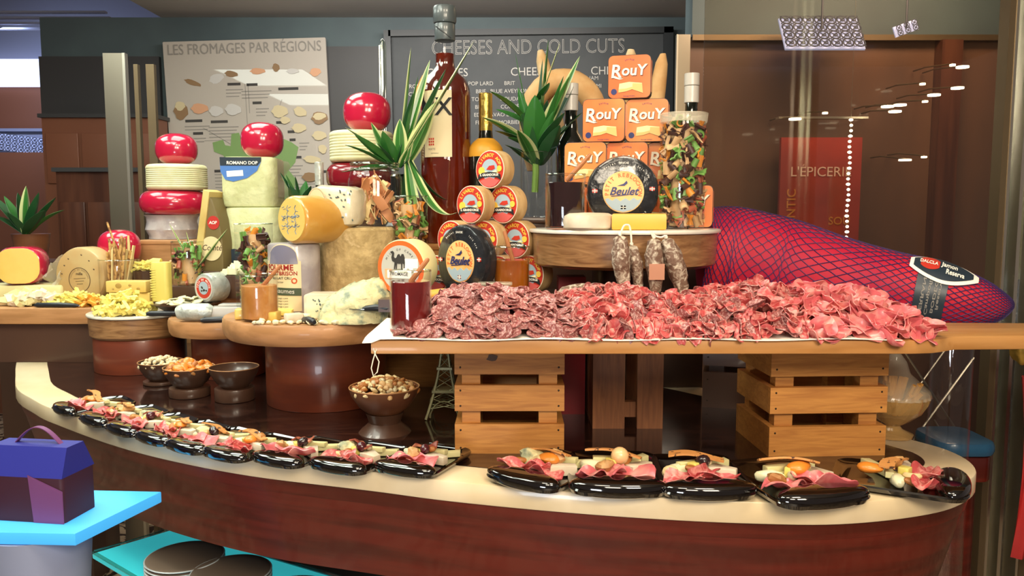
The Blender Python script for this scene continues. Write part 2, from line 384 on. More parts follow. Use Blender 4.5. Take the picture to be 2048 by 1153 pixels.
# leaf with pale margins from its own UV
m = mat('leaf_striped', '3f7d2f', .35, coat=.3); t = m.node_tree
uvn = t.nodes.new('ShaderNodeUVMap'); sp = t.nodes.new('ShaderNodeSeparateXYZ'); rp = t.nodes.new('ShaderNodeValToRGB')
t.links.new(uvn.outputs[0], sp.inputs[0]); t.links.new(sp.outputs[1], rp.inputs[0]); t.links.new(rp.outputs[0], t.nodes['Principled BSDF'].inputs['Base Color'])
e = rp.color_ramp.elements; e[0].position = 0; e[0].color = hx('cfd79a'); e[1].position = 1; e[1].color = hx('cfd79a')
for p, c in ((.16, 'cfd79a'), (.22, '3f7a34'), (.45, '2f6b2a'), (.5, '5b9448'), (.55, '2f6b2a'), (.78, '3f7a34'), (.84, 'cfd79a')):
    q = e.new(p); q.color = hx(c)
# ---------------------------------------------------------------- the setting
ZC = .946
WY = 4.5
b = B(); b.box(-5, 5, -1.5, 6, -.05, 0); struct('floor', b, 'floor_mosaic')
b = B(); b.box(-1.92*1, 3.2, -.8, WY, 2.42, 2.5); b.box(-5, -1.92, -.8, 2.9, 2.42, 2.5); struct('ceiling', b, 'ceiling_paint')
XL = at(88, 200, WY).x; XR = at(1372, 200, WY).x
b = B(); b.box(XL, XR, WY, WY+.1, 0, 2.42); struct('wall_back', b, 'teal_wall')
# lower dark cladding of the back wall, left of the poster
b = B(); b.box(XL, at(330, 300, WY).x, WY-.03, WY-.001, 0, zp(115, WY)); struct('trim_1', b, 'dark_panel')
b = B(); b.box(at(655, 300, WY).x, at(775, 300, WY).x, WY-.03, WY-.001, 0, zp(95, WY)); struct('trim_2', b, 'dark_panel')
# right wall of brown lacquered boards
RY = 3.3
b = B(); b.box(at(1372, 480, RY).x, 3.4, RY, RY+.08, 0, zp(76, RY)); struct('wall_right', b, 'brown_glass_wall')
b = B(); b.box(at(1372, 480, RY).x, 3.4, RY-.03, RY+.1, zp(76, RY), 2.42); struct('trim_3', b, 'teal_wall')
b = B(); b.box(at(1850, 480, RY).x, at(1890, 480, RY).x, RY-.06, RY, 0, zp(85, RY)); struct('trim_4', b, 'wall_wood')
b = B(); b.box(at(1372, 480, RY).x, 3.4, RY-.045, RY-.03, zp(80, RY)-.01, zp(74, RY)); struct('trim_5', b, 'bronze_frame')
# corridor seen past the left end of the back wall
b = B(); b.box(-5, XL+.3, 5.6, 5.7, 0, 3.2); struct('wall_corridor', b, 'corridor_wall')
b = B(); b.box(-5.1, -5, 0, 5.7, 0, 3.2); struct('wall_left', b, 'corridor_wall')
b = B(); b.box(-5, XL+.3, 5.5, 5.6, zp(172, 5.5), zp(118, 5.5)); b.build('cove_lamp', 'cove', label='long bluish cove lamp glowing along the corridor wall at top left', cat='lamp')
b = B()
for k in range(4): b.box(-5, XL+.3, 4.62+k*.05, 4.65+k*.05, zp(28+k*7, 4.65), zp(24+k*7, 4.65))
struct('trim_6', b, 'moulding')
t = thing('wall_panel_frame', 'grey moulded rectangular frame on the corridor wall under the cove lamp', 'panel', (at(40, 215, 5.55).x, 5.55, zp(215, 5.55)))
b = B()
for (w_, h_, th, y) in ((.56, .40, .03, 0), (.46, .31, .02, -.02)):
    for s_ in (-1, 1): b.box(-w_/2, w_/2, y-.02, y, s_*h_/2-th/2, s_*h_/2+th/2); b.box(s_*w_/2-th/2, s_*w_/2+th/2, y-.02, y, -h_/2, h_/2)
b.build('frame', 'moulding', t)
b = B(); b.box(-.22, .22, .0, .02, -.145, .145); b.build('panel', 'copper_wood', t)
# lattice lamp under it
def lattice(name, label, w_, h_, nx, nz, M):
    t = thing(name, label, 'lattice lamp'); t.matrix_world = M
    b = B(); b.box(-w_/2, w_/2, .012, .02, -h_/2, h_/2); b.build('diffuser', 'lattice_glow', t)
    b = B()
    for i in range(nx):
        for j in range(nz):
            cx = -w_/2 + (i+.5)*w_/nx; cz = -h_/2 + (j+.5)*h_/nz; r = min(w_/nx, h_/nz)*.5
            b.tube([(cx + r*math.cos(a*math.pi/6), 0, cz + r*math.sin(a*math.pi/6)) for a in range(12)], r*.16, 4, close=True)
            b.tube([(cx + r*(.1+.42*k/10)*math.cos(k*.75), 0, cz + r*(.1+.42*k/10)*math.sin(k*.75)) for k in range(11)], r*.12, 4)
            for q in (-1, 1): b.tube([(cx-r, 0, cz-q*r), (cx+r, 0, cz+q*r)], r*.1, 4)
    b.build('filigree', 'lattice_dark', t)
    if M.translation.y < 4:
        b = B(); MI = M.inverted(); b.tube([MI @ (M.translation + Vector((0, .01, 0))), MI @ Vector((M.translation.x, M.translation.y+.01, 2.42))], .004, 6); b.build('hanger', 'lattice_dark', t)
    return t
p = at(36, 288, 5.4); lattice('lattice_lamp', 'bluish glowing filigree lamp low on the far left corridor wall', .52, .11, 12, 3, TR(p.x, p.y, p.z, ry=7))
p = at(1645, 62, 3.1); lattice('lattice_lamp', 'filigree ceiling lamp glowing blue white above the brown wall', .30, .16, 7, 4, TR(p.x, p.y, p.z, ry=0, rx=-35))
p = at(1815, 55, 3.1); lattice('lattice_lamp', 'small filigree lamp at the top right beside the brown wall trim', .09, .04, 3, 2, TR(p.x, p.y, p.z, ry=-20))
b = B(); b.box(-5, XL, 5.3, 5.5, 0, zp(305, 5.3)); struct('trim_7', b, 'copper_wood')
# dark wood furniture behind the left end
for (x0, x1, y0, y1, Y, mt, lb) in ((100, 318, 238, 330, 4.3, 'copper_wood', 'reddish brown panelled sideboard top beside the glass post'), (130, 300, 345, 470, 3.95, 'wall_wood', 'dark reddish cabinet low behind the far left plant')):
    t = thing('sideboard', lb, 'cabinet', (at((x0+x1)/2, y1, Y).x, Y, 0)); hw = (x1-x0)/2/F*Y
    b = B(); b.box(-hw, hw, -.05, .12, 0, zp(y0, Y)); b.build('body', mt, t)
    b = B(); b.box(-hw-.01, hw+.01, -.07, .13, zp(y0, Y), zp(y0, Y)+.02); b.build('top', 'dark_panel', t)
    for k in (-1, 0, 1): b = B(); b.rbox(hw*.58, .012, .26, .004, TR(k*hw*.64, -.056, zp(y1, Y)-.1), .002); b.build('door', mt, t)
# poster of French cheeses
p0 = at(329, 86, WY-.04); p1 = at(653, 74, WY-.04); PB = zp(480, WY)
pw = p1.x - p0.x; ph = p0.z - PB; s = pw/324.
t = thing('cheese_poster', 'tall pale poster of French cheeses with a green map', 'poster', (p0.x, WY-.045, p0.z)); t.rotation_euler = (0, R(-1.6), 0)
b = B(); b.prism(rrect(pw, ph, .006, cx=pw/2, cy=-ph/2), 0, .02, FR); b.build('sheet', 'poster_paper', t)
def W(x, y, d=.024): return FR @ TR((x-329)*s, -(y-86)*s, d)
b = B(); b.text('LES FROMAGES PAR RÉGIONS', 29*s, W(491, 103), .0, 0, .002, .80); b.build('title', 'ink_grey', t, label='grey capital lettering')
b = B(); P = [(416,286),(437,281),(441,292),(452,294),(455,270),(470,268),(476,284),(492,289),(505,262),(520,258),(545,276),(575,290),(588,300),(580,330),(566,345),(578,362),(575,392),(582,410),(570,428),(545,432),(527,428),(520,446),(492,440),(440,428),(444,390),(452,360),(447,335),(436,312),(418,304)]
b.prism([((x-329)*s, -(y-86)*s) for x, y in P], .0205, .0225, FR); b.build('map', 'map_green', t, label='green map of France')
pics = [(384,167,34,10,'photo_brown',-20),(432,160,30,18,'photo_white',20),(462,152,26,12,'photo_brown',-8),(515,148,30,12,'photo_peach',0),(552,142,14,16,'photo_brown',0),(585,150,24,10,'photo_white',0),(630,153,22,16,'photo_peach',10),(357,222,28,34,'photo_brown',0),(356,212,20,18,'photo_cream',10),(395,218,34,20,'photo_peach',0),(428,224,28,20,'photo_white',0),(462,222,32,22,'photo_white',-5),(555,228,32,24,'photo_cream',0),(596,230,26,18,'photo_cream',-20),(634,243,32,24,'photo_brown',5),(634,240,26,14,'photo_cream',5),(592,262,28,18,'photo_cream',0),(632,278,28,18,'photo_cream',0),(637,305,16,18,'photo_cream',30),(615,325,34,14,'photo_cream',-6),(610,360,34,18,'photo_brown',0),(565,246,20,14,'photo_cream',0)]
for ip, (x, y, w_, h_, mt, a) in enumerate(pics):
    b = B(); b.prism([(q[0]*(1+.12*math.sin(3*i)), q[1]*(1+.1*math.cos(5*i))) for i, q in enumerate(circ(w_/2*s, 14, ry=h_/2*s))], 0, .0012, W(x, y, .0205+ip*.0004) @ TR(rz=a)); b.build('cheese_picture', mt, t)
b = B()
for (x, y, l) in ((381,242,34),(388,267,20),(432,245,34),(466,172,26),(502,174,22),(574,184,40),(510,210,18),(556,250,20),(575,269,14),(577,285,12),(580,320,26),(424,343,16),(424,389,16),(560,300,14),(634,350,18)):
    b.box(-l/2*s, l/2*s, -2.6*s, 2.6*s, 0, .001, W(x, y, .0205))
b.build('caption_bar', 'ink_dark', t)
b = B()
for (x, y, l, n) in ((387,253,50,2),(388,277,30,2),(440,256,60,4),(466,183,34,3),(510,187,60,3),(520,222,26,3),(428,350,24,7),(428,396,24,6),(580,337,30,4),(600,292,20,3),(590,374,60,2)):
    for k in range(n): b.box(-l/2*s, (l/2 - (k*7) % 5*2)*s, -.9*s, .9*s, 0, .001, W(x, y+k*6.5, .0205))
for (x0, y0, x1, y1) in ((488,172,488,300),(330+68,256,452,290),(494,172,494,230),(545,240,560,205),(400,282,470,282)):
    a = math.degrees(math.atan2(y0-y1, x1-x0)); L_ = math.hypot(x1-x0, y1-y0)
    b.box(0, L_*s, -.5*s, .5*s, 0, .001, W(x0, y0, .0205) @ TR(rz=a))
b.build('text_line', 'ink_grey', t)
# chalk board
p0 = at(778, 70, WY-.05); p1 = at(1345, 60, WY-.05); s = (p1.x-p0.x)/567.; bw = p1.x-p0.x; bh = p0.z - zp(470, WY)
t = thing('chalk_board', 'wide dark chalkboard of cheeses and cold cuts in a slate frame', 'chalkboard', (p0.x, WY-.05, p0.z)); t.rotation_euler = (0, R(-.7), 0)
b = B(); b.box(0, bw, 0, .02, -bh, 0); b.build('slate', 'chalk_slate', t)
b = B()
b.box(0, bw, -.03, 0, -.012, .02); b.box(-.025, .012, -.03, 0, -bh, .02); b.box(bw-.05, bw, -.03, 0, -bh, .02); b.build('frame', 'slate_frame', t)
def W(x, y, d=.003): return FR @ TR((x-778)*s, -(y-70)*s, d)
b = B(); b.text('CHEESES AND COLD CUTS', 40*s, W(1056, 98), .0, 0, .002, .80); b.build('title', 'chalk', t, label='outlined chalk capitals')
b = B(); b.text('CHEESES AND COLD CUTS', 40*s, W(1056, 98, .0045), -.022, 0, .002, .80); b.build('title_core', 'chalk_slate', t)
for x in (893, 1062, 1223): b = B(); b.text('CHEESES', 23*s, W(x, 146), .0, 0, .002, .95); b.build('heading', 'chalk', t)
def rows(x, y, L_, dy=15.5):
    b = B()
    for i, q in enumerate(L_):
        if q: b.text(q, 11*s, W(x, y+i*dy), .0, 0, .001)
    b.build('menu_lines', 'chalk', t)
rows(960, 168, ['POP LARD', 'BRIE', 'TOMME', 'BLUE', 'EDAM', 'FETA']); rows(1018, 168, ['BRIT', 'BLUE AVEYRON', 'GOUDA', 'COMTÉ', 'DAVAO BLUE COW', 'MORBIER'])
rows(840, 172, ['ROMANO', 'CHEDDAR', '', 'BRESSE']); rows(1185, 160, ['HAM', 'SALAMI', 'COPPA'])
# chrome post right of the chalkboard; glass enclosure behind the display
PX = .0
t = thing('steel_post', 'brushed steel flat post right of the chalkboard', 'post', (at(1360, 300, 3.25).x, 3.22, 0))
b = B(); b.box(-.024, .024, -.01, .01, 0, zp(70, 3.22)); b.build('bar', 'brushed_steel', t)
b = B(); b.box(-.03, -.024, -.012, .012, 0, zp(70, 3.22)); b.build('edge_strip', 'chrome', t)
t = thing('glass_post', 'flat steel and glass post left of the poster', 'post', (at(236, 300, 3.0).x, 3.0, 0)); hz = zp(107, 3.0)
b = B(); b.box(-.036, .036, -.008, .008, 0, hz); b.build('blade', 'brushed_steel', t)
b = B(); b.box(.036, .046, -.012, .012, 0, hz); b.build('bright_edge', 'chrome', t)
b = B(); b.box(.075, .09, -.01, .01, 0, hz-.04); b.box(.12, .15, -.01, .01, 0, hz-.04); b.build('inner_bar', 'bronze_frame', t)
t = thing('glass_fin', 'slim rounded clear glass fin between poster and chalkboard', 'glass fin', (at(768, 200, 3.6).x, 3.6, 0))
b = B(); zt = zp(78, 3.6); b.prism([(-.014, 0), (.014, 0), (.014, zt-.03), (.008, zt-.008), (0, zt), (-.008, zt-.008), (-.014, zt-.03)], 0, .02, FR, .003); b.build('fin', 'glass_thick', t)
b = B(); b.box(-.016, -.012, -.02, 0, 0, zt-.03); b.build('bright_edge', 'chrome', t)
x0 = at(1400, 480, 2.6).x; x1 = at(1985, 480, 2.6).x
b = B(); b.box(x0, x1, 2.6, 2.608, 0, 2.3); struct('window_1', b, 'pane')
# corner frame far right
t = thing('corner_frame', 'tall bronze and chrome glass-case corner frame at the right edge', 'frame', (at(2020, 500, 1.9).x, 1.9, 0))
b = B(); b.box(-.045, -.03, -.02, .02, 0, 2.42); b.box(.035, .06, -.05, .0, 0, 2.42); b.build('upright', 'bronze_frame', t)
b = B(); b.box(-.03, -.024, -.022, .022, 0, 2.42); b.box(-.004, .004, -.03, .03, 0, 2.42); b.box(.028, .034, -.05, .0, 0, 2.42); b.build('chrome_strip', 'chrome', t)
b = B(); b.box(-.024, .028, 0, .006, 0, 2.42); b.build('glass_strip', 'glass_thick', t)
# red shop sign on the brown wall
SY = 3.15; p0 = at(1563, 275, SY); s = SY/F; t = thing('shop_sign', 'dark red hanging shop banner on the brown wall, white capitals', 'sign', (p0.x, SY, p0.z))
b = B(); b.box(0, 160*s, 0, .02, -230*s, 0); b.build('banner', 'sign_red', t)
b = B(); b.text("L'ÉPICERIE", 27*s, FR @ TR(80*s, -68*s, .002), 0, 0, .002); b.build('lettering', 'sign_white', t)
b = B(); b.text('AUTHENTIC', 25*s, FR @ TR(24*s, -170*s, .002, rz=90), .01, 0, .002); b.text('SOU', 22*s, FR @ TR(120*s, -165*s, .002), .01, 0, .002); b.build('gold_lettering', 'sign_gold', t, label='gold upright lettering')
b = B(); b.box(-8*s, 168*s, -.01, .03, 36*s, 40*s); b.build('hanging_rail', 'chrome', t)
# strand of bright beads hanging in front of the banner, glowing discs standing in for lamp reflections
t = thing('bead_strand', 'string of bright glass beads hanging before the red banner', 'beads', (at(1702, 240, 2.9).x, 2.9, zp(240, 2.9)))
b = B(); b.tube([(0, 0, .02), (0, 0, -.44)], .0008, 5); b.tube([(0, 0, 0), (0, 0, 2.419-t.location.z)], .0006, 5); b.build('cord', 'chrome', t)
for k in range(24): b = B(); b.ball(.0062 if k % 3 else .008, .006, .005, TR(math.sin(k)*.002, 0, -.019*k), 8); b.build('bead', 'bead', t)
lm = B(); lm.cyl(.022, 0, .012, n=16); lm = lm.mesh('lamp', 'bead')
sp = [(1650, 228), (1790, 225), (1800, 212), (1850, 205), (1868, 192), (1915, 178), (1905, 132), (1925, 136), (1775, 215), (1845, 170), (1590, 240), (1810, 322), (1848, 316)]
for i, (x, y) in enumerate(sp):
    p = at(x, y, 3.0); inst('reflection_disc', lm, TR(p.x, p.y, p.z, s=(1, 1, .5) if i % 3 else (.45, .5, .5)), 'small warm glowing disc standing in for a lamp reflection at the brown wall', 'lamp', 'glowing discs for lamp reflections at the brown wall')
    l = B(); l.tube([(p.x, p.y, p.z+.008), (p.x, p.y+.2, p.z+.03), (p.x, RY-.01, p.z+.03)], .003, 5); o = l.build('disc_arm', 'bronze_frame', label='thin bronze arm carrying a glowing disc from the brown wall', cat='disc arm', group='bronze arms of the small glowing discs')
# ceiling lights, a grid (mirrored in poster and wax)
n = 0
for x in (-1.87, -.93):
    for y in (2.45, 1.2):
        if x > 0 and y > 2: continue
        n += 1
        t = thing('ceiling_light', 'square recessed ceiling light panel above the display', 'ceiling light', (x, y, 2.42), 0, 'recessed ceiling light panels')
        b = B(); b.box(-.33, .33, -.4, .4, -.012, -.002); b.build('diffuser', 'light_panel', t)
        b = B()
        for q in (-1, 1): b.box(-.36, .36, q*.42-.015, q*.42+.015, -.02, 0); b.box(q*.345-.015, q*.345+.015, -.43, .43, -.02, 0)
        b.build('frame', 'light_frame', t)
# ---------------------------------------------------------------- counter
def spline(P, n=8, closed=True):
    P = [Vector(p) for p in P]; o = []; k = len(P)
    for i in range(k if closed else k-1):
        a, b_, c, d = P[(i-1) % k], P[i], P[(i+1) % k], P[(i+2) % k]
        if not closed: a = P[max(i-1, 0)]; d = P[min(i+2, k-1)]
        for j in range(n):
            t = j/n; o.append(tuple(.5*((2*b_) + (c-a)*t + (2*a-5*b_+4*c-d)*t*t + (3*b_-a-3*c+d)*t**3)))
    return o
cp = [(30,762),(69,801),(125,825),(222,858),(333,886),(500,916),(736,943),(900,963),(1107,982),(1327,997),(1519,1005),(1680,1006),(1825,993),(1915,973),(1953,942),(1912,907),(1811,876)]
OUT = [tuple(onz(x, y, ZC))[:2] for x, y in cp] + [(.56, 1.75), (.3, 2.05), (-.2, 2.45), (-.75, 2.85), (-1.25, 2.85), (-1.5, 2.5)]
OUT = spline(OUT, 6)
def inset(P, e):
    n = len(P); o = []
    for i in range(n):
        a, b_ = Vector(P[i-2]), Vector(P[(i+2) % n]); d = (b_-a).normalized(); o.append((P[i][0] - d.y*e, P[i][1] + d.x*e))
    return o
t = thing('buffet_counter', 'curved buffet counter with dark top, cream stone rim and mahogany front', 'counter', (0, 0, 0))
b = B(); b.prism(OUT, ZC-.034, ZC, bev=.003); b.build('stone_rim', 'cream_stone', t, label='cream stone rim')
b = B(); b.prism(inset(OUT, .075), ZC-.02, ZC+.001); b.build('counter_top', 'espresso_top', t, label='glossy espresso brown top')
def skirt(e0, z0, e1, z1):
    b = B(); A_, C_ = inset(OUT, e0), inset(OUT, e1); n = len(A_)
    b.add([(x, y, z0) for x, y in A_] + [(x, y, z1) for x, y in C_], [(i, n+i, n+(i+1) % n, (i+1) % n) for i in range(n)] + [tuple(range(n)), tuple(range(n, 2*n))[::-1]])
    return b
skirt(.006, ZC-.034, .012, ZC-.06).build('upper_band', 'mahogany', t)
skirt(.014, ZC-.06, .05, ZC-.20).build('fascia', 'mahogany', t, label='glossy mahogany curved front')
skirt(.022, ZC-.095, .0225, ZC-.125) if 0 else None
b = B(); PL = [(p[0]*.62-.02, 2.02+(p[1]-2.02)*.45) for p in OUT]; b.prism(PL, 0, ZC-.2); b.build('plinth', 'dark_base', t)
b = B(); b.prism(inset(OUT, .05), ZC-.2, ZC-.19); b.build('underside', 'dark_base', t)
# ---------------------------------------------------------------- crates and boards
BZ = 1.173
def crate(name, label, w_, d_, h_, loc, rz=0, mt='crate_pine', gaps=3, back=True):
    t = thing(name, label, 'crate', loc, rz); th = .011
    zs = [(0, .26), (.375, .60), (.695, 1.0)] if gaps == 3 else [(0, .42), (.5, 1)]
    for a, c in zs:
        for y in ((-d_/2, -d_/2+th), (d_/2-th, d_/2)):
            b = B(); b.box(-w_/2, w_/2, y[0], y[1], a*h_, c*h_); o = b.build('slat', mt, t)
            if y[0] < 0:
                q = B()
                for sx in (-1, 1):
                    for f in (.2, .8): q.ball(.0018, .0012, .0018, TR(sx*(w_/2-.010), y[0], (a+(c-a)*f)*h_), 8)
                q.build('nail', 'nail', o)
        for sx in (-1, 1):
            b = B(); x = sx*w_/2; b.box(min(x, x-sx*th), max(x, x-sx*th), -d_/2+th, d_/2-th, a*h_, c*h_); b.build('side_slat', mt, t)
    for sx in (-1, 1):
        for sy in (-1, 1):
            b = B(); x = sx*(w_/2-th-.017); y = sy*(d_/2-th-.012); b.box(x-.016, x+.016, y-.012, y+.012, 0, h_); b.build('corner_post', mt, t)
    return t
H = 1.149 - ZC - .001
c1 = crate('wooden_crate', 'orange pine slatted crate with a knot, under the left half of the meat board', .190, .15, H, ((at(908, 800, 1.36).x+at(1130, 800, 1.36).x)/2, 1.36+.075, ZC+.001))
b = B(); b.prism([(q[0]*(1+.3*math.sin(i*2)), q[1]) for i, q in enumerate(circ(.009, 12, ry=.006))], 0, .0008, TR(-.03, -.0755, .84*H, rx=90)); b.build('knot', 'knot', c1)
c2 = crate('wooden_crate', 'orange pine slatted crate under the right half of the meat board', .205, .17, H, ((at(1532, 800, 1.345).x+at(1774, 800, 1.345).x)/2, 1.345+.085, ZC+.001), 3)
# crate standing on end, vertical slats
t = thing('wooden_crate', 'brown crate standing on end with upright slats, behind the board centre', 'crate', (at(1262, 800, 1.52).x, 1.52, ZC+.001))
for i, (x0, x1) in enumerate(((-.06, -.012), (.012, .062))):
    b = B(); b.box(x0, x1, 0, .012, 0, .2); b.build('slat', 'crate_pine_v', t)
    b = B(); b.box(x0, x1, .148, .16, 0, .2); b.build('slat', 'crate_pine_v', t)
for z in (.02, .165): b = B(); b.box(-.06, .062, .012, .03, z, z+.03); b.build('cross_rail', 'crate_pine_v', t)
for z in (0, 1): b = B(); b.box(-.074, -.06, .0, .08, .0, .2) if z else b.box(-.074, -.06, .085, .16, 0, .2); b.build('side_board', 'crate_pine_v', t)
crate('wooden_crate', 'dark crate turned askew between the two meat board crates', .21, .14, .183, (.53, 1.73, ZC+.001), -16, 'bowl_dark', 2)
# meat board with a handle to the right
xl = at(742, 690, 1.2).x; xr = at(1895, 690, 1.2).x; zt = BZ
P = [(xl, 1.2), (xr-.05, 1.2), (xr-.02, 1.205), (xr, 1.215), (xr+.03, 1.235), (.98, 1.25), (1.0, 1.28), (1.0, 1.36), (.98, 1.385), (xr+.03, 1.395), (xr, 1.42), (xr-.03, 1.44), (xl, 1.44)]
t = thing('serving_board', 'long bamboo board with a handle carrying the heaps of sliced meat', 'board', (0, 0, 0))
b = B(); b.prism(P, BZ-.021, BZ, bev=.002); b.build('board', 'board_bamboo', t)
b = B(); b.prism(rrect(.07, .035, .017, cx=.935, cy=1.32), BZ-.0215, BZ+.0006); b.build('handle_slot', 'knot', t)
b = B(); ppw = .885
def pf(u, v):
    x = xl - .012 + u*(xr-.06-xl); y = 1.193 + v*.24
    return (x, y, BZ+.0022 + .0016*math.sin(u*23)*math.sin(v*9+1) + (-.005*(1-v*8) if v < .12 and u < .03 else 0) + (0.0))
b.sheet(pf, 60, 10, .0012); b.build('parchment_sheet', 'paper_white', label='white parchment sheet spread over the long meat board', cat='paper')
tw = B(); p = at(752, 697, 1.2)
tw.tube([p + Vector(q) for q in ((.004, .012, .003), (.0, -.004, -.004), (-.004, -.005, -.018), (-.007, -.004, -.030), (-.004, -.004, -.042), (.002, -.004, -.036), (.005, -.004, -.020), (.0, -.004, -.010), (-.004, 0, .0))], .0009, 6)
tw.build('twine_loop', 'twine', label='white twine loop hanging from the left end of the meat board', cat='string')
# low tray behind the board carrying boxed cheeses
t = thing('display_riser', 'low dark platform behind the meat board under the boxed cheeses', 'riser', (-.07, 1.60, 0))
b = B(); b.box(-.06, .163, -.15, .12, 1.176, 1.2); b.box(-.185, -.06, -.085, .12, 1.176, 1.2); b.build('deck', 'bowl_dark', t)
b = B(); b.box(-.02, .16, .0, .1, ZC+.001, 1.176); b.build('support', 'dark_base', t)
def riser(label, x0, x1, y0, y1, zt_, mt='crate_pine', z0=ZC+.001):
    t = thing('wooden_riser', label, 'riser', ((x0+x1)/2, (y0+y1)/2, z0)); a, c = (x1-x0)/2, (y1-y0)/2
    b = B(); b.box(-a, a, -c, c, 0, zt_-z0-.014); b.build('body', mt, t)
    b = B(); b.rbox(2*a+.006, 2*c+.006, .014, .004, TR(0, 0, zt_-z0-.014), .002); b.build('top', mt, t)
riser('pine riser box under the tall whisky bottle', -.335, -.10, 1.89, 2.08, 1.29)
riser('small pine riser box below the pasta jar beside the aged wheel', -.262, -.175, 1.745, 1.86, 1.2, z0=1.152)
riser('dark riser box behind the marble slab under bottles and bread', -.085, .455, 1.885, 2.19, 1.352, 'bowl_dark')
riser('dark riser box under the white basket cheeses at left', at(400, 480, 2.2).x, at(665, 480, 2.2).x-.0, 2.22, 2.5, 1.2, 'bowl_dark')
riser('beech riser under the tower of red and white cheeses', at(248, 480, 2.45).x, at(408, 480, 2.45).x-.003, 2.53, 2.82, 1.275, 'board_beech')
riser('dark riser hidden behind under the tallest white drum', -.47, -.345, 2.0, 2.2, 1.42, 'bowl_dark')
# round stands: name, label, centre, radius, top z, thickness, board material, pedestal radius, its material
def stand(name, label, x, y, r, z, th, mt, pr, pmt, pdy=.07, marble=0):
    t = thing(name, label, 'stand', (x, y, 0))
    if marble:
        b = B(); b.cyl(r, z-.008, z, n=64, bev=.003); b.build('marble_plate', 'marble', t, label='white marble plate')
        b = B(); b.lathe([(0, z-.008-th), (r*.9, z-.008-th), (r*.95, z-.008-th+.006), (r*.97, z-.009), (0, z-.009)], n=64); b.build('wooden_drum', mt, t)
        z -= .008
    else:
        b = B(); b.lathe([(0, z-th), (r*.95, z-th), (r*.985, z-th+.008), (r, z-th*.4), (r*.995, z-.004), (r*.98, z), (0, z)], n=64); b.build('round_board', mt, t)
    b = B(); b.cyl(pr, ZC+.001, z-th-.0005, TR(0, pdy, 0), 48, .002); b.build('pedestal', pmt, t)
    return t
stand('round_stand', 'large round beech stand holding the gorgonzola and brown jar', -.415, 1.70, .195, 1.15, .042, 'board_beech', .132, 'mahogany_light')
stand('round_stand', 'smaller round beech stand with foil-wrapped goat cheeses', -.735, 2.03, .135, 1.10, .04, 'board_beech', .09, 'mahogany_light', .02)
stand('marble_stand', 'white marble round on a wooden drum under the yellow cheese sticks', -1.0, 2.13, .128, 1.10, .055, 'drum_wood', .115, 'mahogany_light', 0, 1)
CX = (at(1062, 460, 1.62).x + at(1435, 460, 1.62).x)/2
t = stand('marble_stand', 'white marble cake stand on a dark wooden drum holding orange tins', CX, 1.63, .192, 1.333, .066, 'drum_wood', .05, 'bowl_dark', .13, 1)
t = thing('serving_board', 'thick beech chopping block at the far left edge', 'board', (-1.42, 2.355, 0))
b = B(); b.rbox(.58, .33, .045, .03, TR(0, 0, 1.055), .005); b.build('block', 'board_beech', t)
b = B(); b.box(-.27, .25, -.15, .15, ZC+.001, 1.055); b.build('support', 'bowl_dark', t)
b = B(); q = at(1152, 555, 1.66); b.box(-.038, .018, -.03, .03, 0, q.z+.022-ZC-.02); b.build('gift_box', 'red_box', label='dark red box between the boxed cheeses and hanging sausages', cat='box', loc=(q.x, 1.66, ZC+.001))
# ---------------------------------------------------------------- cheeses
def wheel(name, label, p, r, h, mt, e=.18, rings=0, group=None, rz=0, amp=0, base=None):
    b = B(); pr = [(0, 0)]; rr = min(h*.5, r*.5)*e*2
    for k in range(7): a = math.pi/2*k/6; pr.append((r-rr+rr*math.sin(a), rr-rr*math.cos(a)))
    if rings:
        m = rings*4
        for k in range(1, m): pr.append((r-.0008*(1-math.cos(2*math.pi*k/4)), rr+(h-2*rr)*k/m))
    for k in range(7): a = math.pi/2*k/6; pr.append((r-rr+rr*math.cos(a), h-rr+rr*math.sin(a)))
    pr.append((0, h))
    fn = (lambda q: tuple(Vector(q)*(1+amp*noise.noise(Vector(q)*40)))) if amp else None
    b.lathe(pr, n=48, fn=fn)
    return b.build(name, mt, label=label, cat='cheese', loc=p, rz=rz, group=group)
def on(px, Y, z): return Vector((at(px, 500, Y).x, Y, z))
def pxr(w_, Y): return w_/2/F*Y
# tower at left
Y = 2.66; zb = 1.276; k = Y/F
b = B(); b.lathe([(0, 0)] + [(.085*(1-.1*abs(math.sin(a*3)))*min(1, .9+.1*a), z*.1*0+z) for a, z in ((.2, .0), (.6, .01), (1, .03), (1.4, .055), (1.8, .07), (2.1, .078))] + [(0, .078)], n=36, fn=lambda q: (q[0]*(1+.05*noise.noise(Vector(q)*30)), q[1]*(1+.05*noise.noise(Vector(q)*33)), q[2]))
b.build('wrapped_cheese', 'foil_rind', label='greyish film-wrapped cheese at the foot of the left tower', cat='cheese', loc=on(347, Y, zb))
z = zb+.078
wheel('waxed_cheese', 'flat glossy red wax wheel in the left cheese tower', on(353, Y, z), .108, .080, 'red_wax', .46); z += .080
wheel('cheese_drum', 'ridged cream drum below the red ball of the left tower', on(360, Y, z), .095, .084, 'cream_rind', .16, 9); z += .084
def waxball(label, p, rx, rz_):
    b = B(); b.ball(rx, rx, rz_, TR(0, 0, rz_*.97), 36, e=.8, amp=.0006, fr=12); return b.build('wax_ball', 'red_wax', label=label, cat='cheese', loc=p)
waxball('red waxed cheese ball on top of the left tower', on(361, Y, z), .066, .052)
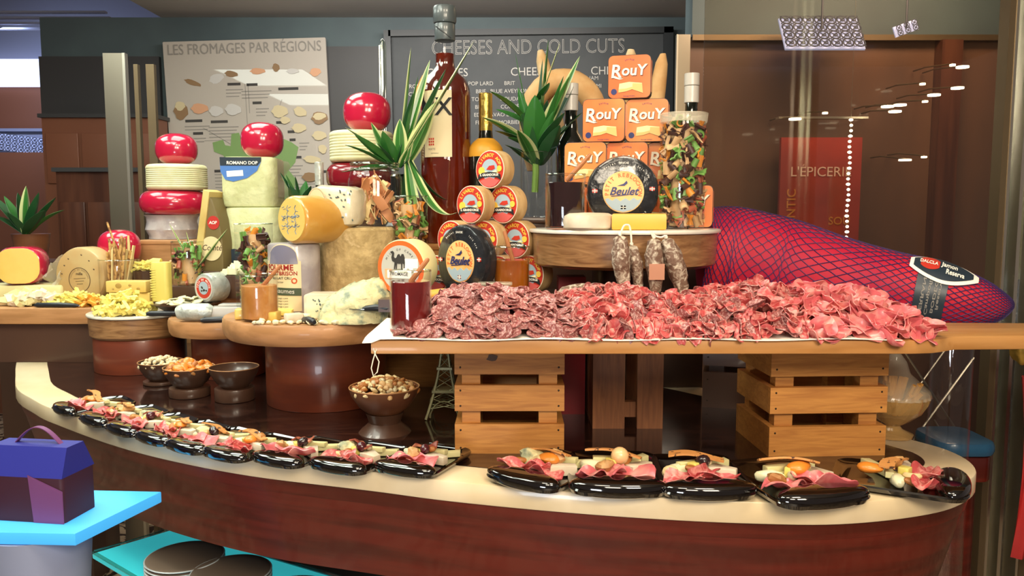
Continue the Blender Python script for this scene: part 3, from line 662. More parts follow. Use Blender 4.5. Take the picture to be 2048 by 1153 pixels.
# tall white block with blue label
Y = 2.34; k = Y/F
zb = 1.201; hh = zp(415, Y-.08) - zb
b = B(); b.prism(rrect(.168, .16, .05), 0, hh, bev=.008); b.build('basket_cheese', 'cream_rough', label='lower rough white basket cheese beside the glass of pasta', cat='cheese', loc=on(518, Y, zb))
b = B(); b.prism(circ(.026, 20, ry=.03), 0, .001, TR(-.045, -.0805, .03, rx=90)); b.build('dark_sticker', 'label_night', label='round dark sticker low on the lower white basket cheese', cat='sticker', loc=on(518, Y, zb))
z = zb+hh
h2 = zp(313, Y-.08)-z
t = thing('basket_cheese', 'tall white sheep cheese with a big blue label under a red ball', 'cheese', on(512, Y, z), 4)
b = B(); b.prism(rrect(.155, .15, .035), 0, h2, bev=.01); b.build('cheese', 'cream_rough', t)
b = B(); b.prism([(x*.001, y*.001) for x, y in ((-73,-2),(-72,-30),(-60,-52),(-38,-58),(0,-48),(28,-28),(40,-2))], 0, .0015, FR @ TR(.0, h2-.012, .0755)); b.build('blue_label', 'label_blue', t)
b = B(); b.prism([(x*.001, y*.001) for x, y in ((-73,-2),(-72,-14),(30,-14),(40,-2),(41,10),(-73,10))], 0, .0017, FR @ TR(.0, h2-.012, .0755)); b.build('dark_label_top', 'label_night', t)
b = B(); b.text('ROMANO DOP', .0125, FR @ TR(-.012, h2-.018, .0778), .02, 0, .01); b.box(-.055, -.01, -.008, .008, 0, .0005, FR @ TR(.0, h2-.045, .0775, rz=4)); b.build('label_lettering', 'letter_white', t)
b = B(); b.sheet(lambda u, v: (.079+.01*math.sin(v*9)*u+u*.006, -.05+.1*u, h2*(.2+.75*v)), 6, 10, .0004); b.build('film_flap', 'wrap', t)
waxball('red waxed cheese ball on the tall white sheep cheese', on(531, Y, z+h2), .060, .052)
# tallest drum and ball
Y = 2.10; zb = 1.421
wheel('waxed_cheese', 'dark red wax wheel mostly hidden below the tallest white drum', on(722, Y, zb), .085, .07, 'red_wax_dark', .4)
z = zb+.07; h2 = zp(258, Y-.08)-z
wheel('cheese_drum', 'ridged cream drum behind the striped potted leaves', on(727, Y, z), .082, h2, 'cream_rind', .14, 8)
waxball('topmost and largest red waxed ball beside the potted leaves', on(739, Y, z+h2), .061, .051)
# comte wedge
t = thing('cheese_wedge', 'upright hard cheese wedge with a round brown label between towers', 'cheese', on(430, 2.26, 1.10), -14)
b = B(); b.box(-.045, .045, -.05, .06, 0, .035); b.build('block_under', 'bowl_dark', t)
M = TR(0, 0, .035)
b = B(); P = [(-.030, 0), (.045, 0), (.045, .15), (.036, .21), (.016, .265), (.004, .275)]
b.prism(P, -.03, .03, M @ FR, .003); b.build('wedge', 'comte_label', t)
b = B(); b.prism([(-.062, 0), (-.040, 0), (.012, .285), (-.008, .292)], -.032, .034, M @ FR, .002); b.build('rind', 'comte_face', t)
b = B(); b.prism(circ(.034, 28), 0, .0012, M @ FR @ TR(.010, .128, .031)); b.build('round_label', 'label_beige', t)
b = B(); b.text('Comté', .022, M @ FR @ TR(.012, .13, .0323), .01, .2, .01); b.build('lettering', 'ink_brown', t)
b = B(); b.prism(circ(.019, 20, .019, .20), 0, .0012, M @ FR @ TR(0, 0, .0305)); b.build('red_label', 'letter_red', t)
b = B(); b.text('AOP', .012, M @ FR @ TR(.018, .20, .0325), .02, .2, .01); b.build('red_label_lettering', 'letter_white', t)
# aged drum
Y = 1.80; AX = on(716, Y, 1.151)
b = B(); hA = zp(456, 1.72)-1.151
b.lathe([(0, 0), (.078, 0), (.083, .006), (.0845, .03), (.083, .09), (.0845, hA-.03), (.083, hA-.006), (.077, hA), (0, hA)], n=64, fn=lambda q: tuple(Vector((q[0], q[1], q[2])) + Vector((q[0], q[1], 0)).normalized()*.0018*noise.noise(Vector(q)*55)))
b.build('aged_cheese', 'aged_rind', label='large mottled brown aged cheese drum behind the gorgonzola', cat='cheese', loc=AX)
# blue fourme cylinder with label
t = thing('wrapped_cheese', 'grey film-wrapped cheese cylinder with an arched cream label', 'cheese', on(588, 1.73, 1.151), -8); hF = zp(488, 1.68)-1.151
b = B(); b.cyl(.055, 0, hF, n=48, bev=.006); b.build('cheese', 'foil_rind', t)
def curved(P, r, th, M=I4):
    # drawing P (x along arc, z up) wrapped on a cylinder radius r facing -y
    b = B(); n = len(P); vs = []
    return b
def wrapgrid(b, x0, x1, z0f, z1f, r, th=.0008, nu=18, nv=8):
    def fn(u, v):
        x = x0+(x1-x0)*u; a = x/r; z = z0f(x) + (z1f(x)-z0f(x))*v
        return (r*math.sin(a), -r*math.cos(a), z)
    b.sheet(fn, nu, nv, th); return b
arch = lambda x: (.118+.030*math.sqrt(max(0, 1-((x+.004)/.034)**2))) if abs(x+.004) < .034 else .112
r_ = .0558
b = B(); wrapgrid(b, -.052, .036, lambda x: .006, arch, r_); b.build('label', 'label_beige', t, label='arched cream label')
b = B(); wrapgrid(b, -.038, .030, lambda x: .106, lambda x: arch(x)-.002, r_+.0006); b.build('label_picture', 'label_purple', t)
b = B(); wrapgrid(b, -.05, .036, lambda x: .040-.12*x*.3, lambda x: .056-.12*x*.3, r_+.0009); b.build('green_band', 'bandeau_green', t)
def wraptext(b, s_, size, x, z, r, bold=.0, rz=0):
    v, f = glyph(s_, bold, 0, .005); c, sn = math.cos(R(rz)), math.sin(R(rz)); vs = []
    for p in v:
        X = x + (p.x*c - p.y*sn)*size; Z = z + (p.x*sn+p.y*c)*size; a = X/r; vs.append((r*math.sin(a), -r*math.cos(a), Z))
    b.add(vs, f)
b = B(); wraptext(b, 'FOURME', .017, -.012, .098, r_+.0012, .02); wraptext(b, 'MONTBRISON', .0115, -.008, .086, r_+.0012, .02); b.build('red_lettering', 'letter_red', t)
b = B(); wraptext(b, 'AU LAIT CRU', .0075, -.006, .076, r_+.0012, .01); wraptext(b, 'entier', .006, -.008, .068, r_+.0012)
for k in range(4): wraptext(b, 'fromage a pate', .0048, -.006, .034-k*.006, r_+.0012)
b.build('small_lettering', 'ink_black', t)
b = B(); wraptext(b, 'Chaumes', .014, -.004, .049, r_+.0018, .01, -3); b.build('white_lettering', 'letter_white', t)
b = B(); wraptext(b, 'O', .016, .022, .070, r_+.0014, .03); b.build('seal', 'label_bright_orange', t)
# yellow log lying on it
p = at(582, 446, 1.66); t = thing('cheese_log', 'golden smoked cheese log with blue writing, lying above the arched label', 'cheese', (p.x, 1.665, 1.151+hF+.0505)); t.rotation_euler = (R(-90), 0, R(-38))
M = I4
b = B(); b.lathe([(0, 0), (.043, 0), (.048, .003), (.050, .008), (.051, .06), (.050, .118), (.046, .126), (0, .128)], n=48); b.build('rind', 'yellow_log_rind', t)
b = B(); b.cyl(.044, -.0012, .001, n=40); b.build('cut_face', 'log_face', t)
b = B()
for i in range(22): 
    a = random.uniform(-.03, .03); c = random.uniform(-.028, .028)
    (b.tube([(a-.004, c, -.0014), (a+.004, c+random.uniform(-.004, .004), -.0014)], .0006, 4))
for x in (-.014, .012): b.tube([(x, -.03+q*.006, -.0014) if q % 2 else (x+.004, -.03+q*.006, -.0014) for q in range(11)], .0008, 4)
for y in (-.008, .012): b.tube([(-.032+q*.006, y + (.003 if q % 2 else 0), -.0014) for q in range(11)], .0008, 4)
b.build('blue_writing', 'blue_stamp', t)
# wrapped mottled cheese on aged drum
t = thing('wrapped_cheese', 'film-wrapped blue cheese with oval kraft label on the brown drum', 'cheese', (at(677, 410, 1.75).x, 1.75, 1.152+hA), -6)
b = B(); b.prism(rrect(.112, .085, .03), 0, .088, TR(), .022); b.v = [tuple(Vector(p)*(1+.07*noise.noise(Vector(p)*28))) for p in b.v]; b.build('cheese', 'blue_vein_wrap', t)
b = B(); b.prism(circ(.024, 30, ry=.038), 0, .001, TR(-.033, -.0445, .046, rx=90, rz=-12)); b.build('oval_label', 'kraft_label', t)
b = B(); MM = TR(-.033, -.0455, .046, rx=90, rz=-12); b.tube([MM @ Vector((.022*math.cos(a*math.pi/14), .036*math.sin(a*math.pi/14), 0)) for a in range(28)], .0004, 4, close=True)
for j, l in enumerate((.02, .026, .014, .024, .018, .01)): b.box(-l/2, l/2, -.0010, .0010, 0, .0003, MM @ TR(0, .018-j*.007, .0))
b.build('label_print', 'ink_brown', t)
b = B()
for i in range(26):
    a = random.uniform(.1, 1); c = random.random(); x = -.01+.06*random.random(); z = .012+.066*c
    b.ball(.0028, .0012, .0016, TR(x, -.0432+.0*z, z, ry=random.uniform(0, 90)), 8)
b.build('mould_fleck', 'mould_dark', t)
# gorgonzola heap and small blue wedge
def gorg(name, label, p, w_, d_, h_, seed, rz=0, mt='blue_mould'):
    b = B(); n = 44
    def fn(u, v):
        a = u*2*math.pi; q = v
        r = 1 + .16*noise.noise(Vector((math.cos(a)*1.2, math.sin(a)*1.2, seed)))
        rr = math.sin(min(1, q*1.02)*math.pi/2)**.7
        x = w_/2*rr*r*math.copysign(abs(math.cos(a))**.8, math.cos(a)); y = d_/2*rr*r*math.copysign(abs(math.sin(a))**.8, math.sin(a))
        z = h_*(1-q**2.6)*(1+.75*x/w_)
        s_ = noise.noise(Vector((x*38, y*38, z*38+seed)))*.011 + noise.noise(Vector((x*110, y*110, z*110+seed)))*.004
        return (x+s_, y+s_, max(0, z+s_*1.2))
    b.sheet(fn, n, 24, .0008); b.add([], [])
    return b.build(name, mt, label=label, cat='cheese', loc=p, rz=rz)
gorg('blue_cheese', 'big creamy gorgonzola heap with blue veins, a knife in it', (at(712, 620, 1.585).x, 1.585, 1.1505), .150, .115, .072, 3.3)
t = thing('blue_cheese_wedge', 'small blue-veined white wedge beside the gorgonzola heap', 'cheese', (at(640, 600, 1.60).x, 1.615, 1.151), 12)
b = B(); b.prism([(-.034, -.03), (.028, -.034), (.044, .02), (-.02, .034)], 0, .052, bev=.005); b.build('cheese', 'white_rind', t)
b = B(); b.prism(rrect(.052, .043, .004), 0, .001, TR(-.003, -.0322, .026, rx=90, ry=0, rz=-4)); b.build('cut_face', 'white_cheese', t)
b = B()
for i in range(16): b.ball(random.uniform(.0012, .003), .0006, random.uniform(.001, .002), TR(random.uniform(-.016, .012), -.0335, random.uniform(.012, .042), ry=random.uniform(0, 90)), 8)
b.build('blue_vein', 'mould_dark', t)
# orange and pale slabs
sl = [((487, 628), (.040, .030, .021), 'gold_cheese', 'orange-rinded cheese slab leftmost on the large round stand', 10), ((528, 632), (.052, .030, .019), 'gold_cheese', 'golden cheese slab in front of the brown sauce jar', -4), ((558, 620), (.05, .04, .012), 'yellow_cheese', 'thin yellow slab behind the golden slabs', 8),
      ((583, 636), (.034, .026, .018), 'white_rind', 'white-rinded soft cheese slice standing by the golden slabs', 30), ((604, 634), (.03, .014, .016), 'white_cheese', 'small leaning white cheese sliver near the black spreader', -30)]
for (x, y), (a, c, h_), mt, lb, rz in sl:
    p = onz(x, y+12, 1.151); p.y = max(p.y, 1.535); b = B(); b.rbox(a, c, h_, .004, bev=.0025); b.build('cheese_slab', mt, label=lb, cat='cheese', loc=(p.x, p.y+.015, 1.151), rz=rz)
cr = B(); cr.ball(.006, .005, .0035, TR(0, 0, .003), 8, amp=.002, fr=300); cr = cr.mesh('crumb', 'white_cheese')
for i in range(26):
    x = random.uniform(-.50, -.33); y = 1.518 + random.random()*.03; inst('cheese_crumb', cr, TR(x, y+.01*(x+.4)**2, 1.1515, rz=random.uniform(0, 360), s=random.uniform(.5, 1.3)), 'white cheese crumb along the front of the large round stand', 'cheese crumb', 'crumbs at the front of the large round stand')
# camel label wheel
def upright(name, label, x, y, z, r, th, rind, yaw, rim=None):
    t = thing(name, label, 'cheese', (x, y, z+r), yaw)
    return t
t = upright('boxed_cheese', 'upright cream cheese wheel with orange camel label', at(803, 540, 1.57).x, 1.56, 1.201, .056, .05, 'label_cream', -26)
YT = TR(rx=90)
b = B(); b.cyl(.056, -.05, 0, YT, 56, .004); b.build('wheel', 'pale_cheese', t)
b = B(); b.cyl(.0535, 0, .001, YT, 56); b.build('orange_ring', 'label_bright_orange', t)
b = B(); b.cyl(.0445, .001, .0018, YT, 48); b.build('label_centre', 'label_grey', t)
b = B(); b.prism(rrect(.056, .016, .002), .002, .0028, YT @ TR(-.002, -.012, 0)); b.prism(rrect(.05, .014, .002), .002, .0028, YT @ TR(.004, -.034, 0)); b.prism(rrect(.03, .022, .001), .002, .0026, YT @ TR(.026, .008, 0)); b.build('white_panel', 'letter_white', t)
b = B(); cm = [(-20,6),(-22,14),(-20,22),(-24,24),(-24,27),(-18,28),(-15,24),(-16,16),(-13,12),(-9,14),(-6,20),(-2,22),(2,16),(5,22),(9,22),(12,14),(13,4),(12,-12),(10,-12),(10,0),(6,2),(5,-12),(3,-12),(3,1),(-8,1),(-9,-12),(-11,-12),(-11,2),(-14,-12),(-16,-12),(-14,4)]
b.prism([(x*.0009, y*.0009) for x, y in cm], .002, .003, YT @ TR(0, .008, 0)); b.build('camel_picture', 'camel_dark', t)
b = B(); b.text('FROMAGE', .009, YT @ TR(-.002, -.012, .003), .01, 0, .01); b.arc('MILK OF CAMEL', .006, .036, 150, 30, YT @ TR(0, 0, .0022)); b.text('MAROC', .008, YT @ TR(.004, -.034, .003), .01, 0, .01); b.build('lettering', 'ink_black', t)
b = B(); b.prism([(-.036, -.022), (-.02, -.022), (-.02, -.002), (-.036, -.002)], .0019, .0025, YT); b.build('sand_panel', 'camel_sand', t)
# reblochon wheels, black foil
def reblo(label, loc, r, th, yaw):
    t = thing('foil_cheese', label, 'cheese', loc, yaw); q = r/.071
    def S_(b): b.v = [tuple(Vector(p)*q) for p in b.v]; return b
    b = B(); b.cyl(.071, -th/q, 0, YT, 72, .008); b.v = [tuple(Vector(p)*(1+.02*noise.noise(Vector(p)*60))) for p in b.v]; S_(b).build('wheel', 'black_foil', t)
    b = B(); b.cyl(.0405, 0, .0012, YT, 48); S_(b).build('label', 'label_orange', t)
    b = B(); b.prism([(-.036, -.014), (-.03, -.012), (-.022, -.017), (-.014, -.012), (-.006, -.018), (.004, -.012), (.012, -.017), (.02, -.011), (.028, -.016), (.036, -.012), (.032, -.022), (.02, -.034), (0, -.039), (-.02, -.034), (-.032, -.022)], .0013, .0019, YT); S_(b).build('mountain_picture', 'label_sky', t)
    b = B(); b.arc('PETIT REBLOCHON', .0105, .0325, 188, -8, YT @ TR(0, 0, .0013), .03); S_(b).build('arched_lettering', 'letter_orange', t)
    b = B(); b.text('Beulet', .0215, YT @ TR(.0, .001, .0022), .018, .35, .02); b.prism([(-.024, -.009), (-.004, -.0075), (.02, -.004), (.02, -.003), (-.004, -.006), (-.024, -.0075)], .0018, .0024, YT); b.prism([(-.012, .012), (0, .016), (.006, .022), (.008, .017), (.002, .012)], .0018, .0024, YT); S_(b).build('name_lettering', 'label_navy', t)
    b = B()
    for x, z in ((-.056, .002), (.056, .006), (0, -.03)): b.box(x-.005, x+.005, z-.0035, z+.0035, .0012, .0019, YT)
    S_(b).build('red_flag', 'label_red', t)
    b = B()
    for x, z in ((-.056, .002), (.056, .006), (0, -.03)): b.box(x-.0055, x+.0055, z-.0007, z+.0007, .0018, .0024, YT); b.box(x-.0008, x+.0008, z-.004, z+.004, .0018, .0024, YT)
    b.text('SAVOIE', .006, YT @ TR(.0, .056, .0018), 0, 0, .02); b.arc('lait cru', .0055, .057, 60, 30, YT @ TR(0, 0, .0018)); b.arc('Beulet', .0055, .058, 130, 108, YT @ TR(0, 0, .0018)); b.arc('Beulet', .006, .058, 292, 318, YT @ TR(0, 0, .0018), flip=True)
    S_(b).build('white_marks', 'letter_white', t)
    return t
MZ = 1.3335
reblo('large black foil cheese wheel standing on the marble stand', (at(1246, 380, 1.57).x, 1.565, MZ+.0715), .0705, .03, 0)
reblo('black foil cheese wheel standing turned beside the round red boxes', (at(921, 513, 1.54).x, 1.525, 1.201+.0712), .0705, .034, -45)
# livarot boxes
def livarot():
    t = thing('round_cheese_box', 'x', 'cheese box', (0, 0, 0), -40, 'round wooden cheese boxes in a pyramid'); r = .0385
    b = B(); b.cyl(r, -.032, 0, YT, 48, .0012); b.build('box', 'box_wood', t, label='pale wooden box side')
    b = B(); b.cyl(r-.0005, 0, .0006, YT, 48); b.build('rim_paper', 'box_rim', t)
    b = B(); b.cyl(r-.002, .0006, .0012, YT, 48); b.build('label', 'label_red', t)
    b = B(); b.cyl(.0215, .0012, .0017, YT @ TR(0, -.001, 0), 40); b.build('picture', 'label_sky', t)
    b = B(); b.prism([(-.019, -.010), (-.015, -.002), (-.008, -.004), (0, -.008), (.008, -.005), (.018, -.001), (.020, -.010)], .0018, .0022, YT); b.build('picture_meadow', 'label_cream', t)
    b = B(); b.prism([(-.008, .0), (.0, .007), (.013, .008), (.015, .001), (.006, -.002)], .0021, .0025, YT); b.build('picture_roof', 'label_red', t)
    b = B(); b.cyl(.0085, .0015, .0024, YT @ TR(-.021, -.003, 0), 20); b.cyl(.0062, .0015, .0026, YT @ TR(.0265, .001, 0), 20); b.arc('LIVAROT AOP', .0098, .0285, 150, 22, YT @ TR(0, 0, .0014), .03); b.text('AOP', .007, YT @ TR(.024, -.011, .0024, rz=-60), .02, 0, .02); b.build('yellow_marks', 'letter_yellow', t)
    b = B(); P = [(-.031, -.0215), (-.02, -.0165), (0, -.0145), (.02, -.0165), (.031, -.0215), (.029, -.0105), (.018, -.0065), (0, -.005), (-.018, -.0065), (-.029, -.0105)]
    b.prism(P, .0022, .0028, YT); b.build('banner', 'ink_black', t)
    b = B(); b.text('E. GRAINDORGE', .0068, YT @ TR(0, -.0112, .0029), .02, 0, .02, .98); b.build('banner_lettering', 'letter_white', t)
    b = B(); b.prism([(-.026, -.023), (0, -.0155), (.026, -.023), (.014, -.033), (0, -.036), (-.014, -.033)], .0013, .0019, YT); b.build('pink_panel', 'label_pink', t)
    return t
lv = livarot(); first = True
LV = [((980, 333), 'topmost round red-labelled cheese box of the pyramid'), ((941, 405), 'left round red-labelled cheese box of the pyramid second row'), ((1006, 402), 'right round red-labelled cheese box of the pyramid second row'),
      ((902, 474), 'round red cheese box almost hidden at the left behind the black foil wheel, third row'), ((967, 474), 'round red cheese box half hidden behind the black foil wheel, middle of third row'), ((1030, 470), 'rightmost round cheese box of the third row, behind the honey jar'),
      ((872, 545), 'bottom row round cheese box between camel wheel and black foil wheel'), ((996, 545), 'bottom row round cheese box behind the honey jar left side'), ((1058, 545), 'bottom right round cheese box of the pyramid beside the honey')]
for (x, y), lb in LV:
    p = at(x, y, 1.635)
    row = {333: 3, 405: 2, 402: 2, 474: 1, 470: 1, 545: 0}[y]
    p.z = 1.201 + .0386 + row*.0708
    if first: lv.location = p; lv['label'] = lb; first = False
    else: dup(lv, p, label=lb)
# tins
def tin():
    t = thing('cheese_tin', 'x', 'tin', (0, 0, 0), -14, 'orange square cheese tins in a pyramid'); a = .0875
    b = B(); b.prism(rrect(a, a, .011, cy=a/2), -.026, 0, FR @ TR(), .0012); b.build('case', 'tin_edge', t)
    b = B(); b.prism(rrect(a-.0025, a-.0025, .010, cy=a/2), 0, .0008, FR); b.build('lid', 'tin_orange', t)
    b = B(); b.prism(rrect(a-.002, .02, .004, cy=0), -.0, a-.024, TR(a/2-.0002, .013, .012) @ TR(rz=90), .001) if 0 else b.box(a/2-.0002, a/2+.0006, .004, .023, .012, a-.012); b.build('side_panel', 'tin_orange', t)
    b = B()
    b.text('R', .037, FR @ TR(-.0275, .0535, .0022), .018, .1, .01); b.text('ouY', .030, FR @ TR(.0085, .0555, .0022), .022, .1, .01); b.prism([(-.036, .043), (-.02, .038), (-.012, .0395), (-.020, .041), (-.03, .046)], .002, .0026, FR); b.build('lettering', 'tin_letter', t, label='cream swelling letters')
    b = B(); b.text('R', .037, FR @ TR(-.0266, .0523, .0012), .028, .1, .01); b.text('ouY', .030, FR @ TR(.0094, .0543, .0012), .03, .1, .01); b.build('letter_shadow', 'tin_shadow', t)
    b = B(); b.prism([(-.022, .012), (-.020, .030), (.0, .033), (.026, .030), (.028, .010), (.006, .018), (-.006, .014)], .001, .0018, FR); b.build('cheese_picture', 'tin_cheese', t)
    b = B(); b.prism([(.006, .018), (.007, .030), (.026, .029), (.028, .010)], .0019, .0024, FR); b.prism([(-.022, .012), (-.006, .014), (.006, .018), (.006, .023), (-.006, .020), (-.021, .019)], .0019, .0023, FR); b.build('cheese_cut', 'tin_cheese_cut', t)
    b = B(); b.cyl(.006, .001, .0018, FR @ TR(-.031, .014, 0), 20); b.arc('SAVEUR', .0045, .02, 115, 65, FR @ TR(0, .058, .0014)); b.text('fromage fondant', .0035, FR @ TR(0, .005, .0014)); b.build('seal', 'label_navy', t)
    return t
tn = tin(); first = True; zz = MZ+.0003; A_ = .0878
TN = [(1,1,'topmost orange square cheese tin, before the bread'), (2,1,'left orange tin in the pair below the topmost tin'), (2,2,'right orange tin in the pair below the topmost tin'), (3,1,'leftmost orange tin of the third row, behind the dark jam jar stick'), (3,2,'middle orange tin of the third row, above the black foil wheel'), (3,3,'orange tin of the third row half behind the tall pasta jar'),
      (4,1,'lowest left orange tin, edge peeking out left of the dark jam jar'), (4,2,'lowest row orange tin between dark jam jar and black foil wheel'), (4,3,'lowest row orange tin hidden behind the black foil wheel'), (4,4,'lowest right orange tin peeking out right of the tall pasta jar')]
cx = {1: [1256], 2: [1206, 1292], 3: [1170, 1253, 1336], 4: [1133, 1217, 1300, 1384]}
for row, c, lb in TN:
    x = at(cx[row][c-1], 400, 1.66).x; z = zz + (4-row)*A_; p = (x, 1.665, z)
    if first: tn.location = p; tn['label'] = lb; first = False
    else: dup(tn, p, label=lb)
# soft cheeses in front on marble
b = B(); b.lathe([(0, 0), (.040, 0), (.048, .004), (.0505, .015), (.048, .026), (.038, .031), (0, .032)], n=40, fn=lambda q: tuple(Vector(q)*(1+.03*noise.noise(Vector(q)*45)))); b.build('soft_cheese', 'white_rind', label='cream soft cheese round at the front rim of the marble stand', cat='cheese', loc=(at(1177, 450, 1.50).x, 1.505, MZ))
b = B(); b.prism([(-.049, -.018), (.05, -.022), (.045, .03), (-.035, .03)], 0, .03, bev=.004); b.build('cheese_wedge', 'orange_cheese', label='orange washed-rind wedge in film at the front of the marble stand', cat='cheese', loc=(at(1275, 450, 1.48).x, 1.485, MZ))
# left side group: gouda half, gruyere block, wrapped wheel, swiss, butter, tete de moine
t = thing('gouda_half', 'halved red-waxed cheese showing its yellow cut face, far left', 'cheese', (at(35, 520, 2.36).x, 2.36, 1.148), 12)
b = B(); P = rrect(.125, .112, .045, cy=.057); b.prism(P, -.085, 0, FR, .012); b.build('wax', 'red_wax', t)
b = B(); b.prism(rrect(.117, .104, .042, cy=.057), 0, .0012, FR); b.build('cut_face', 'gold_cheese', t)
b = B(); b.rbox(.24, .10, .047, .012, bev=.006); b.build('cheese_block', 'pale_cheese', label='long pale cheese block under the halved red cheese', cat='cheese', loc=(at(45, 590, 2.37).x, 2.41, 1.1005), rz=2)
t = thing('stamped_cheese', 'film-wrapped beige cheese wheel with a round stamp, standing at left', 'cheese', (at(152, 560, 2.34).x, 2.36, 1.101+.075), -12)
b = B(); b.cyl(.085, -.07, 0, YT, 56, .01); b.v = [(x, y, max(z, -.075)) for x, y, z in b.v]; b.build('wheel', 'beige_rind', t)
b = B(); b.tube([(.036*math.cos(a*math.pi/18), -.0008, -.012+.036*math.sin(a*math.pi/18)) for a in range(36)], .0009, 5, close=True); b.text('mille', .012, YT @ TR(0, .006, .001), .01); b.arc('FROMAGE DE MONTAGNE', .005, .030, 170, 10, YT @ TR(0, -.012, .0006))
for j, l in enumerate((.04, .028, .02)): b.box(-l/2, l/2, -.0006, .0006, 0, .0008, YT @ TR(0, -.008-j*.008, 0, rz=4))
b.build('stamp', 'ink_brown', t)
b = B()
for (x, z) in ((-.05, .03), (-.035, .05), (.035, .045), (.05, .02), (.01, .062), (-.06, .005)): b.ball(.003, .001, .002, TR(x, -.0005, z, ry=30), 8)
b.build('dark_fleck', 'ink_brown', t)
b = B(); b.sheet(lambda u, v: (-.06-.06*u, .01+.02*math.sin(v*9+u*5), -.06+.12*v*(1-.4*u)+.006*math.sin(u*14)), 12, 12, .0004); b.build('film_end', 'wrap', t, label='crumpled clear film')
# swiss on marble stand
for (x, y, w_, h_, zz_, lb, rz) in ((262, 0, .108, .048, 1.1005, 'large holed swiss cheese block behind the yellow sticks', 3), (258, 0, .112, .030, 1.1495, 'holed swiss cheese slab lying on the larger block', -4)):
    t = thing('swiss_cheese', lb, 'cheese', (at(x, 500, 2.16).x, 2.16, zz_), rz)
    b = B(); b.prism(rrect(w_, .05, .003), 0, h_, bev=.002); b.build('cheese', 'swiss_cheese', t)
    b = B()
    for (hx_, hz, r) in ((-.02, .6, .009), (.012, .65, .0045), (-.035, .3, .003), (.035, .35, .005), (.0, .25, .003)): b.ball(r, .0012, r*.8, TR(hx_, -.0252, hz*h_), 16)
    b.build('hole', 'swiss_hole', t, label='darker round holes')
t = thing('butter_roll', 'upright pale yellow ridged butter roll left of the round foil cheese', 'butter', (at(330, 600, 2.13).x, 2.115, 1.1285))
b = B(); b.prism(rrect(.046, .035, .01), 0, .105, bev=.004)
for k in range(12): b.box(-.0225, -.008, -.0185, -.0165, .012+k*.0065, .0145+k*.0065)
b.build('roll', 'yellow_cheese', t)
b = B(); b.tube([(.0, 0, .104), (-.02, 0, .106), (-.036, 0, .101), (-.045, .0, .097)], [.010, .009, .006, .001], 8); b.build('curl', 'yellow_cheese', t)
# plate with white cheese slices
pl = onz(372, 612, 1.125); PLX, PLY = at(370, 600, 2.1).x, 2.105
b = B(); b.lathe([(0, 0), (.045, 0), (.05, .004), (.075, .020), (.088, .025), (.088, .027), (.072, .024), (.045, .018), (0, .018)], n=48)
b.build('low_dish', 'bowl_dark', label='flat dark dish with white cheese slices, bridging the two left stands', cat='dish', loc=(PLX, PLY, 1.1005))
sl_ = B(); sl_.rbox(.04, .03, .004, .008, bev=.001); sl_ = sl_.mesh('slice', 'white_cheese')
for i in range(34):
    a = random.uniform(0, 6.28); r = random.random()**.6*.062; h_ = .022+.016*(1-r/.065)*random.random()+.004
    inst('cheese_slice', sl_, TR(PLX+r*math.cos(a), PLY+r*math.sin(a)-.004, 1.1005+h_, random.uniform(-25, 25), random.uniform(-25, 25), random.uniform(0, 360), random.uniform(.5, .85)), 'white cheese shaving heaped on the flat dark dish', 'cheese slice', 'white shavings on the flat dark dish')
t = thing('round_foil_cheese', 'foil-sided cheese drum on its side, red round label, left', 'cheese', (at(408, 580, 2.08).x, 2.08, 1.1655), -28); t.scale = (.82,)*3
t.location.z = 1.1285+.0386
b = B(); b.cyl(.047, -.07, 0, YT, 48, .007); b.build('drum', 'silver_wrap', t)
b = B(); b.cyl(.038, 0, .001, YT, 40); b.build('label_paper', 'pale_wrap', t)
b = B(); b.cyl(.033, .001, .0016, YT, 40); b.build('red_ring', 'label_red', t)
b = B(); b.cyl(.021, .0016, .0022, YT, 32); b.build('label_picture', 'label_sky', t)
b = B(); b.arc('TETE DE MOINE', .0085, .0265, 175, 5, YT @ TR(0, 0, .0018), .02); b.build('lettering', 'letter_white', t)
b = B()
for i in range(7): b.ball(.004, .0006, .003, TR(random.uniform(-.013, .013), -.0022, random.uniform(-.012, .004)), 8)
b.build('picture_figures', 'camel_dark', t)
b = B(); b.tube([(-.044, 0, .021), (-.03, 0, .023), (0, 0, .023), (.03, 0, .023), (.042, 0, .021)], [.016, .021, .022, .021, .014], 16); b.v = [tuple(Vector(p)*(1+.05*noise.noise(Vector(p)*90))) for p in b.v]
b.build('foil_log', 'silver_wrap', label='crinkled silver foil-wrapped log on the smaller round stand', cat='cheese', loc=(at(392, 630, 1.93).x, 1.93, 1.1005))
b = B(); b.rbox(.075, .045, .034, .004, bev=.003); b.build('wrapped_block', 'pale_wrap', label='pale film-wrapped cheese block beside the silver foil log', cat='cheese', loc=(at(455, 630, 1.95).x, 1.95, 1.1005), rz=8)
b = B(); b.rbox(.06, .04, .03, .004, bev=.003); b.build('wrapped_block', 'pale_wrap', label='second pale wrapped block behind, left of the brown sauce jar', cat='cheese', loc=(at(462, 608, 2.04).x, 2.045, 1.1005), rz=4)
